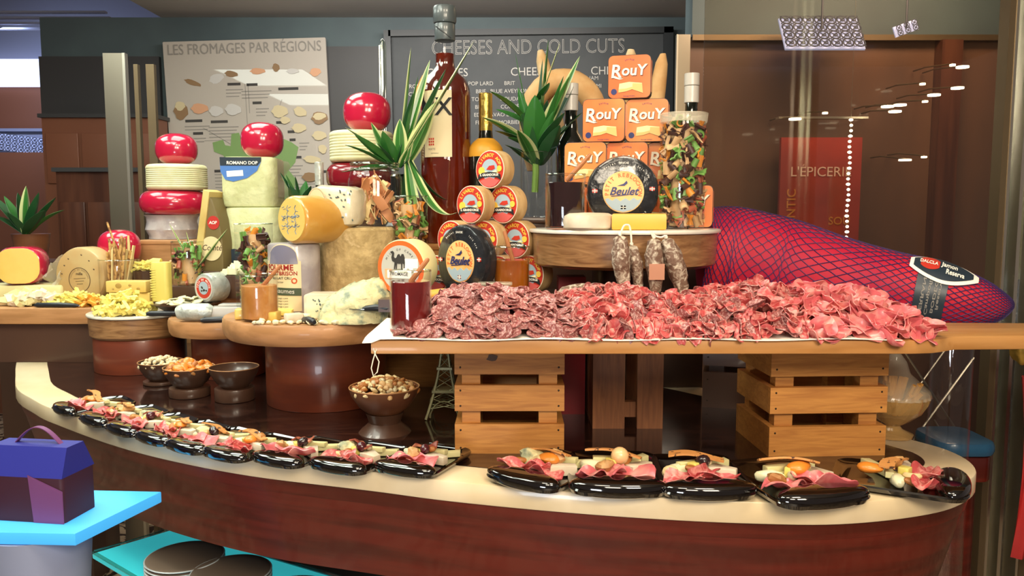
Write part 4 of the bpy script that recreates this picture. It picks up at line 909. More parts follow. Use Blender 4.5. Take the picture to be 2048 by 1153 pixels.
# knives
def knife(label, p, L_, rz, hl=.075, blade=.07, rx=0):
    t = thing('cheese_knife', label, 'knife', p, rz)
    b = B(); b.tube([(0, 0, .006), (.008, 0, .007), (hl*.6, 0, .0075), (hl, 0, .006), (hl+.006, 0, .005)], [.004, .0068, .0072, .0055, .003], 10); b.build('handle', 'plastic_black', t)
    b = B(); b.prism([(hl, -.003), (hl+blade, -.004), (hl+blade+.012, .002), (hl+blade, .007), (hl, .004)], .004, .0052); b.build('blade', 'blade', t)
    b = B(); b.cyl(.0028, -.0001, .0002, TR(.009, 0, .0141), 12); b.build('rivet', 'blade', t)
    return t
knife('black-handled knife lying along the front of the far left block', (at(76, 612, 2.22).x+.0, 2.205, 1.1005), 0, 0, .115, .0)
knife('black-handled spreader jutting from the front of the large round stand', (at(632, 655, 1.52).x, 1.510, 1.151), 0, 128, .05, .05)
knife('black-handled knife poking out of the gorgonzola heap', (at(778, 614, 1.49).x, 1.52, 1.176), 0, 175, .05, .02)
knife('black-handled knife on the rim of the smaller round stand', (at(402, 652, 1.9).x, 1.898, 1.1005), 0, 14, .075, .02)
knife('black-handled knife beside the flat dark dish', (at(300, 622, 2.04).x, 2.02, 1.1005), 0, 2, .11, .0)
# yellow sticks and cubes
def pile(name, mesh, n, cx_, cy_, rx_, ry_, z0, h_, label, cat, group, s=(.8, 1.2), sq=1):
    for i in range(n):
        a = random.uniform(0, 6.283); q = random.random()**.5
        z = z0 + h_*(1-q**1.6)*(.45+.55*random.random())
        inst(name, mesh, TR(cx_+rx_*q*math.cos(a), cy_+ry_*q*math.sin(a), z+.003, random.uniform(-35, 35), random.uniform(-35, 35), random.uniform(0, 360), random.uniform(*s)), label, cat, group)
def cubemesh(a, c, h_, m): b = B(); b.box(-a/2, a/2, -c/2, c/2, 0, h_); return b.mesh('piece', m)
pile('cheese_stick', cubemesh(.034, .009, .009, 'yellow_cheese'), 150, at(248, 480, 2.08).x, 2.065, .072, .05, 1.101, .055, 'pale yellow cheese stick heaped at the front of the marble round', 'cheese stick', 'yellow sticks on the marble round')
pile('cheese_shred', cubemesh(.040, .007, .006, 'yellow_cheese'), 110, at(150, 480, 2.28).x, 2.26, .095, .04, 1.101, .032, 'yellow cheese strip heaped before the stamped wrapped wheel', 'cheese strip', 'yellow strips before the stamped wheel')
pile('cheese_shred', cubemesh(.045, .007, .006, 'orange_cheese'), 40, at(185, 480, 2.24).x, 2.235, .045, .025, 1.101, .024, 'deeper yellow cheese strip at the right end of the strips', 'cheese strip', 'deeper yellow strips beside the marble round')
pile('cheese_chunk', cubemesh(.028, .02, .014, 'pale_cheese'), 60, at(50, 480, 2.26).x, 2.27, .09, .045, 1.101, .03, 'pale cheese chunk in the heap at the far left edge', 'cheese chunk', 'pale chunks at the far left')
pile('cheese_chunk', cubemesh(.026, .02, .012, 'white_rind'), 26, at(70, 480, 2.25).x, 2.26, .08, .04, 1.104, .03, 'greyish rinded cheese chunk among the far left chunks', 'cheese chunk', 'greyish chunks at the far left')
pile('cheese_shred', cubemesh(.03, .006, .006, 'yellow_cheese'), 40, at(302, 480, 2.42).x, 2.38, .03, .02, 1.19, .03, 'yellow strip in the small heap behind the butter roll', 'cheese strip', 'yellow strips behind the butter roll')
b = B(); b.lathe([(0, 0), (.03, 0), (.036, .085), (.037, .09), (.0, .088)], n=32); b.build('serving_pot', 'bowl_dark', label='dark pot behind the swiss cheese, yellow strips on top', cat='pot', loc=(at(302, 480, 2.42).x, 2.38, 1.101))
# dark bowl with white chunks
b = B(); b.lathe([(0, 0), (.05, 0), (.06, .03), (.064, .062), (.061, .062), (.056, .03), (0, .05)], n=40)
bx = at(462, 480, 2.1).x; b.build('serving_bowl', 'bowl_dark', label='dark wooden bowl of white cheese chunks left of the pasta glass', cat='bowl', loc=(bx-.0, 2.17, 1.135))
b = B(); b.box(-.08, .06, -.035, .035, 0, .033); b.build('wood_block', 'board_beech', label='beech block under the dark bowl of white chunks', cat='block', loc=(bx, 2.18, 1.1008))
pile('cheese_chunk', cubemesh(.028, .02, .014, 'white_cheese'), 36, bx, 2.17, .042, .04, 1.188, .025, 'white cheese chunk heaped in the dark wooden bowl', 'cheese chunk', 'white chunks in the dark bowl')
# ---------------------------------------------------------------- jars
def jar(label, x, y, z, r, h_, taper=0, sq=0, rim=0, wall=.0016):
    t = thing('glass_jar', label, 'jar', (x, y, z))
    b = B()
    if sq:
        b.prism(rrect(2*r, 2*r, r*.12), 0, h_); b.f = b.f[:-1]; b.m = b.m[:-1]
    else:
        pr = [(0, 0), (r*(1-taper)*.96, 0), (r*(1-taper), .003), (r, h_-.004), (r + (.002 if rim else 0), h_-.002), (r, h_), (r-wall, h_), (r-wall, h_-.004), (r*(1-taper)-wall, .005), (0, .005)]
        b.lathe(pr, n=48)
    b.build('glass_body', 'glass', t)
    b = B()
    if sq: b.tube([(x_, y_, h_) for x_, y_ in rrect(2*r, 2*r, r*.12, 2)], .0012, 6, close=True)
    else: b.tube([((r-wall/2)*math.cos(a*math.pi/20), (r-wall/2)*math.sin(a*math.pi/20), h_) for a in range(40)], .0013, 6, close=True)
    b.build('glass_rim', 'glass_thick', t)
    return t
def fill(label, name, x, y, z, r, h_, m):
    b = B(); b.lathe([(0, 0), (r-.003, 0), (r-.0022, .003), (r-.0022, h_-.001), (r-.003, h_), (0, h_)], n=48)
    return b.build(name, m, label=label, cat='preserve', loc=(x, y, z))
def dipper(label, p, q):
    b = B(); p = Vector(p); q = Vector(q); d = q-p
    b.tube([Vector((0,0,0)), d*.05, d*.5, d*.95, d], [.0032, .0042, .0042, .0036, .002], 8); b.build('wooden_stick', 'stick_wood', label=label, cat='stick', loc=p)
def jamjar(Y, x0, x1, ytop, yfill, z0, lab, flab, fmat, kind, sp0, sp1, slab):
    x = at((x0+x1)/2, 500, Y).x; r = pxr(x1-x0, Y); h_ = zp(ytop, Y-r)-z0
    jar(lab, x, Y, z0, r, h_); fill(flab, kind, x, Y, z0+.0052, r, zp(yfill, Y-r)-z0-.0052, fmat)
    a = at(*sp0, Y); c = at(*sp1, Y); dipper(slab, a, c)
jamjar(1.262, 778, 862, 545, 566, BZ+.005, 'clear jar of dark red jam at the left end of the meat board', 'dark red berry jam in the front jar', 'jam_red', 'berry_jam', (815, 572), (857, 517), 'wooden stick leaning in the dark red jam jar')
jamjar(1.515, 986, 1060, 495, 522, 1.2005, 'clear jar of honey behind the salami heap', 'golden honey in the middle jar', 'honey', 'honey', (1028, 528), (1008, 462), 'wooden stick leaning left in the honey jar')
jamjar(1.53, 1090, 1170, 347, 364, MZ+.0002, 'clear jar of nearly black jam on the marble stand', 'nearly black jam in the jar on the marble stand', 'jam_dark', 'fig_jam', (1133, 362), (1182, 308), 'wooden stick leaning over the marble stand jam jar')
jamjar(1.585, 479, 553, 553, 574, 1.151, 'clear jar of brown mustard sauce on the large round stand', 'grainy brown mustard in the left jar', 'mustard', 'mustard', (522, 576), (562, 530), 'wooden stick leaning in the brown mustard jar')
PM = ['pasta_orange', 'pasta_green', 'pasta_dark', 'pasta_cream', 'pasta_red']
def pasta(label, x, y, z, r, h_, n, seed, sq=0, sz=.011):
    rn = random.Random(seed); b = B()
    b.mi = 3; b.cyl(r*.55, 0, h_*.93, n=12)
    for i in range(n):
        a = rn.uniform(0, 6.283); zz_ = rn.uniform(.03, .98)*h_; rr = (r-.010)*(1 if rn.random() < .8 else rn.random())
        if sq: u_ = max(abs(math.cos(a)), abs(math.sin(a))); rr = rr/u_*.93
        if zz_ > h_*.92: rr = rn.random()*r*.8
        band = (math.sin(zz_*90+seed)+1)/2; b.mi = min(4, int((rn.random()*.75+band*.25)*5))
        s_ = sz*rn.uniform(.75, 1.2); M = TR(rr*math.cos(a), rr*math.sin(a), zz_, rn.uniform(0, 360), rn.uniform(0, 360), rn.uniform(0, 360))
        k = rn.random()
        if k < .5: # bow tie
            b.sheet(lambda u, v: ((u-.5)*2*s_, (v-.5)*1.3*s_*(.35+1.3*abs(u-.5)), .003*math.cos((v-.5)*9)*(1-abs(u-.5))), 6, 4, .0022, M)
        else: # curled shell
            b.sheet(lambda u, v: ((u-.5)*1.7*s_, s_*.5*math.cos(v*4.4), s_*.5*math.sin(v*4.4)), 3, 8, .0028, M)
    return b.build('coloured_pasta', PM, label=label, cat='pasta', loc=(x, y, z), kind='stuff')
# tall one on marble
Yv = 1.57; xv = at(1364, 400, Yv).x; rv = pxr(88, Yv); hv = zp(226, Yv-.04)-MZ
jar('tall clear cylinder of tricolour pasta at the right of the marble stand', xv, Yv, MZ+.0002, rv, hv, 0, 0, 1, .002)
pasta('coloured pasta filling the tall cylinder on the marble stand', xv, Yv, MZ+.006, rv, hv*.93, 260, 5, 0, .0125)
b = B(); b.sheet(lambda u, v: ((rv+.0015+.002*v)*math.cos(u*6.283), (rv+.0015+.002*v+.001*math.sin(u*40))*math.sin(u*6.283), hv-.014+.017*v), 48, 3, .0004); b.build('film_cover', 'wrap', label='clear film ruffle round the mouth of the tall pasta cylinder', cat='film', loc=(xv, Yv, MZ))
Y2 = 1.79; x2 = at(820, 480, Y2).x; r2 = pxr(70, Y2)
jar('clear cylinder of coloured pasta beside the brown aged drum', x2, 1.80, 1.2005, r2, zp(393, Y2)-1.2, 0, 0, 1)
pasta('coloured pasta in the cylinder beside the brown aged drum', x2, 1.80, 1.206, r2, (zp(403, Y2)-1.2), 120, 9)
Y3 = 1.83; x3 = at(508, 480, Y3).x; r3 = pxr(60, Y3)
jar('square clear vase of coloured pasta left of the arched label', x3, Y3, 1.151, r3, zp(448, Y3)-1.151, 0, 1)
pasta('coloured pasta in the square vase left of the arched label', x3, Y3, 1.153, r3-.001, zp(456, Y3)-1.155, 190, 14, 1, .0115)
Y4 = 2.16; x4 = at(353, 480, Y4).x; r4 = pxr(70, Y4)
b = B(); b.rbox(.1, .08, .06, .01, bev=.003); b.build('wood_block', 'bowl_dark', label='dark block under the pasta glass beside the butter roll', cat='block', loc=(x4, 2.24, 1.1008))
jar('clear tumbler of coloured pasta beside the butter roll', x4, 2.24, 1.162, r4, zp(486, Y4)-1.162)
pasta('coloured pasta in the tumbler beside the butter roll', x4, 2.24, 1.167, r4, zp(492, Y4)-1.167, 110, 21, 0, .011)
# nuts next to it, brown
# jar with dried strips on aged drum
Y5 = 1.835; x5 = at(752, 480, Y5).x; z5 = 1.1525+hA; r5 = pxr(106, Y5); h5 = zp(326, Y5-.05)-z5
t = thing('glass_jar', 'round clear jar of dried orange and cream strips on the brown drum', 'jar', (x5, Y5, z5))
b = B(); b.lathe([(0, 0), (r5*.85, 0), (r5*.98, .008), (r5, .03), (r5, h5*.74), (r5*.9, h5*.88), (r5*.84, h5*.9), (r5*.84, h5*.93), (r5*.9, h5*.95), (r5*.9, h5), (r5*.85, h5)], n=48); b.build('glass_body', 'glass', t)
b = B(); b.tube([(r5*.88*math.cos(a*math.pi/20), r5*.88*math.sin(a*math.pi/20), h5) for a in range(40)], .003, 8, close=True); b.tube([(r5*.88*math.cos(a*math.pi/20), r5*.88*math.sin(a*math.pi/20), h5*.915) for a in range(40)], .002, 8, close=True); b.build('glass_rim', 'glass_thick', t)
for i in range(46):
    mt = 'dried_cream' if i % 3 == 0 else 'dried_orange'; a = random.uniform(0, 6.28); q = random.random()**.5*r5*.55; L_ = random.uniform(.04, .085)
    b = B(); tw = random.uniform(-3, 3); wd = random.uniform(.004, .012)
    b.sheet(lambda u, v: ((v-.5)*2*wd*math.cos(u*tw), (v-.5)*2*wd*math.sin(u*tw), (u-.5)*L_), 8, 2, .0015)
    M = TR(q*math.cos(a), q*math.sin(a), random.uniform(.03, h5*.62), random.uniform(-38, 38), random.uniform(-38, 38), random.uniform(0, 360)); b.v = [tuple(M @ Vector(p)) for p in b.v]
    mx_ = r5-.004; b.v = [((x*mx_/math.hypot(x, y), y*mx_/math.hypot(x, y), max(z, .004)) if math.hypot(x, y) > mx_ else (x, y, max(z, .004))) for x, y, z in b.v]
    b.build('dried_strip', mt, label=('cream' if i % 3 == 0 else 'orange') + ' dried strip packed in the round jar on the brown drum', cat='dried strip', group=('cream' if i % 3 == 0 else 'orange') + ' strips in the round jar', loc=(x5, Y5, z5))
# grissini jar left
Y6 = 2.36; x6 = at(236, 480, Y6).x; r6 = pxr(76, Y6)
jar('clear preserving jar of cut breadsticks before the low red ball', x6, Y6, 1.1015, r6, zp(520, Y6)-1.1, 0, 0, 1)
for i in range(22):
    a = random.uniform(0, 6.28); q = random.random()**.5*r6*.6; h_ = random.uniform(.14, .19)
    b = B(); M = TR(0, 0, 0, random.uniform(-9, 9), random.uniform(-9, 9), random.uniform(0, 360))
    b.box(-.005, .005, -.0022, .0022, .0, h_, M) if i % 2 else b.tube([M @ Vector((0, 0, h_*k/6)) for k in range(7)], [.004, .0045, .004, .005, .004, .0045, .003], 6)
    b.build('breadstick', 'grissini' if i % 3 else 'dried_cream', label=('seeded brown' if i % 3 else 'pale') + ' breadstick standing in the preserving jar', cat='breadstick', group=('seeded' if i % 3 else 'pale') + ' breadsticks in the preserving jar', loc=(x6+q*math.cos(a), Y6+q*math.sin(a), 1.108))
b = B(); b.tube([(0, 0, 0), (-.01, 0, .06), (-.018, 0, .12), (-.035, 0, .165), (-.05, 0, .215)], [.003]*5, 6); b.build('breadstick', 'grissini', label='tallest crooked breadstick rising from the preserving jar', cat='breadstick', loc=(x6+.02, Y6, 1.12))
t = waxball('low red waxed ball behind the preserving jar of breadsticks', (at(238, 480, 2.47).x, 2.47, 1.2), .062, .056)
b = B(); b.box(-.045, .045, -.045, .045, 0, .0985); b.build('wood_block', 'bowl_dark', label='dark block under the low red waxed ball', cat='block', loc=(at(238, 480, 2.47).x, 2.472, 1.101))
# plastic tub on meat board back
t = thing('plastic_tub', 'clear lidded plastic tub at the back of the salami heap', 'tub', (at(990, 580, 1.42).x, 1.425, 1.1785))
b = B(); b.prism(rrect(.055, .028, .008), 0, .058); b.build('tub', 'glass_thick', t)
b = B(); b.prism(rrect(.062, .034, .009), .058, .063, bev=.001); b.build('lid', 'wrap', t)
b = B(); b.tube([(-.028, 0, 0), (0, 0, .002), (.028, 0, 0)], [.010, .012, .009], 10); b.build('soft_cheese', 'orange_cheese', label='orange cheese piece on the dark deck before the camel wheel', cat='cheese', loc=(at(885, 575, 1.475).x, 1.475, 1.212))
b = B(); b.box(-.07, .05, -.006, .012, 0, .006); b = None
# ---------------------------------------------------------------- bottles
def bottle(name, label, x, y, z, r, H_, nr, mt, parts, sh=.62, nk=.75):
    t = thing(name, label, 'bottle', (x, y, z))
    b = B(); b.lathe([(0, 0), (r*.93, 0), (r, .006), (r, H_*sh), (r*.93, H_*(sh+.045)), (r*.72, H_*(sh+.085)), (nr*1.25, H_*(sh+.12)), (nr, H_*nk), (nr, H_-.002), (nr*.9, H_), (0, H_)], n=48); b.build('bottle_body', mt, t)
    for nm, m_, z0, z1, rr in parts:
        b = B(); b.lathe([(0, z0*H_), (rr-.0008, z0*H_), (rr, z0*H_+.001), (rr, z1*H_-.001), (rr-.0008, z1*H_), (0, z1*H_)], n=40); b.build(nm, m_, t)
    return t
# whisky
Yb = 1.975; xb = at(893, 480, Yb).x; rb = pxr(100, Yb-.03); Hb = zp(12, Yb)-1.2905
t = thing('giant_bottle', 'giant amber bottle with a grey capsule and cream label', 'bottle', (xb, Yb, 1.2905))
nr = pxr(36, Yb)
b = B(); b.lathe([(0, 0), (rb*.96, 0), (rb, .01), (rb, Hb*.62), (rb*.97, Hb*.655), (rb*.82, Hb*.695), (rb*.55, Hb*.72), (nr*1.1, Hb*.74), (nr, Hb*.76), (nr, Hb*.80), (0, Hb*.80)], n=64); b.build('whisky_fill', 'whisky', t)
b = B(); b.lathe([(rb+.001, .0), (rb+.0015, .01), (rb+.0015, Hb*.62), (rb*.985, Hb*.657), (rb*.84, Hb*.70), (rb*.56, Hb*.727), (nr*1.12, Hb*.745), (nr*1.06, Hb*.765), (nr*1.06, Hb*.86)], n=64); b.build('glass_wall', 'glass', t)
b = B(); b.cyl(nr*1.12, Hb*.855, Hb*.925, n=40, bev=.002); b.cyl(nr*1.26, Hb*.925, Hb, n=40, bev=.006); b.build('capsule', 'capsule_grey', t)
b = B(); b.tube([(nr*1.14*math.sin(a), -nr*1.14*math.cos(a), Hb*(.91-.05*(a+.9)/1.6)) for a in [-.9+.2*k for k in range(9)]], .0016, 5); b.build('tear_strip', 'slate_frame', t)
z0 = zp(314, Yb-rb)-1.2905; z1 = zp(180, Yb-rb)-1.2905
b = B(); wrapgrid(b, -.052, .020, lambda x: z0, lambda x: z1, rb+.0022, .0008, 20, 2); b.build('paper_label', 'bottle_label', t, label='large cream paper label')
b = B(); wraptext(b, 'MX', .058, -.022, zp(215, Yb-rb)-1.2905, rb+.0048, .012); b.build('label_letters', 'ink_black', t)
b = B(); wraptext(b, '和酒', .016, -.030, zp(274, Yb-rb)-1.2905, rb+.003, .01) if 0 else None
for i in range(3):
    for j in range(3): wrapgrid(b, -.038+j*.0055, -.0345+j*.0055, (lambda zz_: lambda x: zz_)(z0+.040-i*.0065), (lambda zz_: lambda x: zz_)(z0+.0445-i*.0065), rb+.003, .0005, 2, 1)
b.build('red_seal', 'label_red', t)
b = B(); wraptext(b, 'MIXTE', .007, -.030, z0+.018, rb+.003); wraptext(b, 'spiritueux', .005, -.022, z0+.009, rb+.003); b.build('small_print', 'ink_grey', t)
# champagne
t = bottle('champagne_bottle', 'gold-foiled champagne bottle behind the round red boxes', at(972, 480, 1.97).x, 1.97, 1.3525, .042, zp(188, 1.97)-1.3525, .0145, 'bottle_green', [('gold_foil', 'gold_foil', .70, 1.004, .0165)], .52, .76)
Hc = zp(188, 1.97)-1.3525
b = B(); b.lathe([(.030, .49*Hc), (.0432, .49*Hc), (.0432, .52*Hc), (.0405, .567*Hc), (.0320, .607*Hc), (.0205, .64*Hc), (.015, .64*Hc)], n=40); b.build('yellow_collar', 'champ_label', t)
# wine
for x, y, r, yt, lb in ((1140, 1.96, .036, 168, 'dark wine bottle with a pale screw cap between leaves and tins'), (1377, 1.93, .036, 148, 'dark wine bottle with a pale screw cap behind the tall pasta cylinder')):
    H_ = zp(yt, y)-1.3525; a = .0175/.0175
    bottle('wine_bottle', lb, at(x, 480, y).x, y, 1.3525, r, H_, .0145, 'bottle_green', [('capsule', 'capsule_white', .80, .915, .0172), ('screw_cap', 'capsule_white', .918, 1.002, .0178)], .52, .74)
# small vinegar bottle and dark pot with leaves between towers
bottle('small_bottle', 'small dark bottle with a silver neck beside the striped leaves', at(636, 480, 2.02).x, 2.05, 1.2, .022, zp(325, 2.05)-1.2, .010, 'bottle_green', [('neck_sleeve', 'silver_wrap', .8, 1.003, .0112)], .6, .78)
# ---------------------------------------------------------------- leaves
def leaf(b, p, d, L_, wd, droop, tw=0, M=I4):
    p = Vector(p); d = Vector(d).normalized(); side = d.cross(Vector((0, 0, 1)))
    side = side.normalized() if side.length > .05 else Vector((1, 0, 0))
    side = Matrix.Rotation(R(tw), 3, d) @ side; up = side.cross(d)
    def fn(u, v):
        wv = wd*(math.sin(math.pi*min(1, u*.86+.14))**.8)*(1 if u < .98 else .3)
        a = (v-.5)*2
        c = p + d*(L_*u) + Vector((0, 0, -1))*droop*u*u*L_
        return c + side*wv*a - up*wv*.35*(1-abs(a)) + up*wv*.1
    b.sheet(fn, 14, 6, .0007, M); return b
def plant(name, label, loc, leaves, mt, stem=None, rnd_=1):
    t = thing(name, label, 'plant', loc)
    if stem: b = B(); b.tube([(0, 0, stem[0]), (0.004, 0, stem[0]/2+stem[1]/2), (0, 0, stem[1])], .007, 8); b.build('stem', 'stem_green', t)
    for l in leaves: b = B(); leaf(b, *l[:6]); b.build('leaf', l[6] if len(l) > 6 else mt, t)
    return t
def pxleaf(base, tip, wpx, Y, droop=.0, tw=0, mt='leaf_striped', dy=0):
    a = at(*base, Y); c = at(*tip, Y+dy); v = c-a; L_ = v.length; v = v + Vector((0, 0, droop*L_)); return (a, v, v.length, wpx/2/F*Y, droop*L_/v.length*1.0, tw, mt)
def pxplant(name, label, Y, bx_, by_, specs, mt, stem=None):
    o = at(bx_, by_, Y); t = thing(name, label, 'plant', o)
    if stem: b = B(); b.tube([(0, 0, -stem), (.002, 0, -stem/2), (0, 0, .01)], .008, 8); b.build('stem', 'stem_green', t)
    rn = random.Random(len(label))
    x_, y_ = [q[1] for q in specs], 0
    ex = [((sp[0][0]+rn.uniform(-5, 5), sp[0][1]), (bx_+(sp[1][0]-bx_)*rn.uniform(.45, .8)+rn.uniform(-14, 14), by_+(sp[1][1]-by_)*rn.uniform(.5, .85)), 17, sp[3]*.6, rn.uniform(-30, 30), rn.choice(('leaf_green', 'leaf_dark', 'leaf_striped')), rn.uniform(-.06, .05)) for sp in specs if len(specs) > 10]
    for s_ in specs + ex:
        (x0, y0), (x1, y1), w_, dr, tw_, m_, dy = s_
        l = pxleaf((x0, y0), (x1, y1), w_, Y, dr, tw_, m_ or mt, dy)
        b = B(); leaf(b, Vector(l[0])-o, l[1], l[2], l[3]*1.25, l[4], l[5]); b.build('leaf', l[6], t)
    return t
S_, G_, D_ = 'leaf_striped', 'leaf_green', 'leaf_dark'
pxplant('potted_dracaena', 'striped long-leaved plant rising between the white drum and giant bottle', 1.90, 795, 330, [
 ((800,320),(822,95),20,0,0,S_,0), ((800,322),(860,120),16,0,60,S_,.03), ((805,320),(948,82),26,0,25,S_,-.05), ((800,325),(875,200),26,0,10,S_,-.03), ((800,325),(845,150),18,0,40,'champ_label',.04), ((790,330),(690,255),20,.15,0,S_,-.03),
 ((785,330),(708,268),20,.05,20,G_,-.06), ((785,332),(742,245),22,0,0,S_,-.05), ((790,330),(765,262),22,0,10,G_,-.06), ((780,332),(690,290),18,.2,0,G_,-.04), ((775,335),(680,345),14,.1,0,G_,-.05), ((800,325),(800,238),24,0,-20,S_,-.04),
 ((815,325),(852,470),22,-.9,0,S_,-.12), ((820,320),(915,425),22,-.95,0,S_,-.10), ((815,325),(870,205),30,0,-30,S_,-.03), ((795,330),(820,250),30,0,0,D_,.0), ((800,335),(840,290),30,0,0,D_,.02), ((790,335),(760,290),30,0,0,D_,.02)], S_, .0)
xq = at(813, 480, 1.97)
b = B(); b.lathe([(0, 0), (.028, 0), (.03, .01), (.03, .16), (.026, .165), (.024, .14), (0, .13)], n=32); b.build('plant_vase', 'bottle_green', label='dark glass vase holding the striped leaves', cat='vase', loc=(at(808, 480, 1.97).x, 1.95, 1.2905))
pxplant('vase_leaves', 'green broad-leaved cuttings in a glass vase before the ring loaf', 1.92, 1070, 300, [
 ((1072,300),(1097,78),30,0,0,G_,0), ((1075,295),(1160,112),26,0,15,S_,.03), ((1068,290),(1030,105),7,0,0,G_,0), ((1060,250),(978,182),22,.25,0,G_,-.05), ((1072,295),(1140,150),30,0,-15,S_,-.04), ((1075,300),(1150,165),30,0,10,D_,.03), ((1070,300),(1070,190),36,0,0,G_,-.06),
 ((1065,300),(965,235),26,.25,10,S_,-.05), ((1065,300),(990,262),26,.3,0,D_,-.02), ((1075,300),(1130,225),36,0,0,D_,-.03), ((1080,305),(1165,225),30,.1,0,D_,.03), ((1070,310),(1040,215),34,0,0,D_,-.02), ((1070,320),(1095,200),40,0,0,D_,.02), ((1072,330),(1035,260),26,.2,0,S_,-.09), ((1080,330),(1120,250),34,0,0,D_,-.06), ((1070,330),(1010,290),20,.3,0,D_,.0), ((1080,200),(1120,85),10,0,0,S_,0)], D_, .10)
jar('clear vase of greenery stems behind the dark jam jar', at(1072, 480, 1.92).x, 1.92, 1.3525, pxr(64, 1.92), zp(305, 1.92)-1.3525)
pxplant('small_plant', 'short dark-leaved plant in a pot between white cheese and kraft label', 2.10, 598, 415, [((598,415),(560,345),22,.1,0,D_,0), ((598,415),(572,350),20,0,20,G_,.02), ((600,415),(590,352),20,0,0,D_,0), ((603,415),(612,362),20,0,0,G_,.02), ((605,415),(640,385),18,.1,0,D_,0), ((598,415),(580,372),24,0,0,D_,-.03), ((602,415),(622,372),16,0,0,D_,-.03)], D_)
b = B(); b.lathe([(0, 0), (.03, 0), (.036, zp(398, 2.12)-1.2), (.033, zp(398, 2.12)-1.2), (0, zp(405, 2.12)-1.2)], n=24); b.build('plant_pot', 'plastic_black', label='black pot of the short dark-leaved plant', cat='pot', loc=(at(600, 480, 2.12).x, 2.125, 1.2))
b = B(); b.box(-.05, .05, -.04, .06, 0, 1.1995-ZC-.001); b.build('wood_block', 'bowl_dark', label='dark block behind the big round stand under the small black pot', cat='block', loc=(at(615, 480, 2.12).x, 2.10, ZC+.001))
pxplant('far_left_plant', 'blurred broad-leaved plant at the far left above the halved red cheese', 2.75, 50, 470, [((50,470),(-25,385),26,.2,0,D_,0), ((50,468),(8,392),26,.1,0,G_,0), ((50,468),(35,385),26,0,0,D_,0), ((50,468),(52,372),28,0,0,S_,0), ((52,468),(78,385),28,0,0,D_,0), ((54,468),(112,395),22,.1,0,D_,0), ((54,470),(130,420),18,.3,0,G_,0), ((50,470),(-20,430),24,.3,0,D_,0), ((52,470),(90,420),26,.1,0,D_,-.05), ((50,470),(15,425),26,.1,0,D_,-.05)], D_)
b = B(); b.lathe([(0, 0), (.045, 0), (.06, .10), (.056, .10), (.0, .08)], n=24); b.build('plant_pot', 'bowl_brown', label='brown pot of the far left plant', cat='pot', loc=(at(52, 480, 2.75).x, 2.78, zp(468, 2.78)-.1))
b = B(); b.box(-.15, .15, -.1, .1, 0, zp(468, 2.78)-.101-0.0); b.build('side_table', 'bowl_dark', label='dark pedestal behind the far left cheeses under the brown pot', cat='pedestal', loc=(at(52, 480, 2.75).x-.02, 2.93, 0))
# aloe leaf in tumbler
t = thing('aloe_cutting', 'two long pale green leaves leaning out of the pasta tumbler', 'leaf', (x4+.02, 2.23, 1.20))
for tp in ((455, 458), (338, 447), (372, 462)):
    q = at(*tp, 2.22) - t.location; b = B(); leaf(b, (0, 0, 0), q, q.length, .010, 0, 0); b.build('leaf', S_, t)
# bread in the back
def loaf(name, label, p, rx_, ry_, rz_, mt, rot=0, ry0=0, slashes=3):
    t = thing(name, label, 'bread', p, rot, ry=ry0)
    b = B(); b.ball(rx_, ry_, rz_, TR(0, 0, rz_), 28, amp=.004, fr=30, e=.85); b.build('crust', mt, t)
    b = B()
    for k in range(slashes): x = (k-(slashes-1)/2)*rx_*.45; b.tube([(x-rx_*.08, -ry_*.5, rz_*1.78), (x, 0, rz_*2.0), (x+rx_*.08, ry_*.5, rz_*1.78)], [.001, rz_*.12, .001], 6)
    if slashes: b.build('score_mark', 'bread_pale', t)
    return t
YB = 2.07
c = at(1127, 240, YB); b = B()
b.tube([c + Vector((.088*math.cos(a), .0, .10*math.sin(a)*(1 if math.sin(a) > 0 else 3)))-c for a in [math.pi*(-.14+1.28*k/24) for k in range(25)]], [.012+.020*math.sin(math.pi*k/24)**.4 for k in range(25)], 14); b.v = [tuple(Vector(p)+Vector((0, 0, .002))*noise.noise(Vector(p)*40)) for p in b.v]
b.v = [(x, y, max(z, 1.3535-c.z)) for x, y, z in b.v]
b.build('ring_loaf', 'bread', label='large curved golden loaf arching behind the green leaves', cat='bread', loc=(c.x, 2.09, c.z))
def stick_bread(label, p0, p1, r, mt, Y):
    a, c = at(*p0, Y), at(*p1, Y); d = c-a; b = B(); b.tube([d*(k/10) for k in range(11)], [r*(.55+.45*math.sin(math.pi*(k+.8)/11.6)) if 0 < k < 10 else r*.35 for k in range(11)], 12)
    b.v = [tuple(Vector(p)*(1+.01*noise.noise(Vector(p)*40))) for p in b.v]; b.build('baguette', mt, label=label, cat='bread', loc=a)
stick_bread('pale knobbly baguette end sticking up behind the leaves', (1125, 300), (1080, 100), .021, 'bread_pale', 2.13)
stick_bread('golden pointed baguette right of the topmost tin', (1300, 290), (1326, 108), .020, 'bread', 2.02)
stick_bread('short baguette tip just above the topmost tin', (1262, 290), (1262, 100), .024, 'bread_pale', 2.10)
loaf('round_loaf', 'floured round loaf behind the wine bottle and tins', (at(1160, 480, 2.03).x, 2.02, 1.353), .055, .04, .075, 'bread_pale')
loaf('round_loaf', 'round golden loaf behind the left of the tin pyramid', (at(1215, 480, 2.03).x, 2.04, 1.353), .05, .045, .115, 'bread')
loaf('round_loaf', 'round golden loaf peeking right of the two-tin row', (at(1318, 480, 2.0).x, 2.05, 1.353), .05, .045, .125, 'bread')
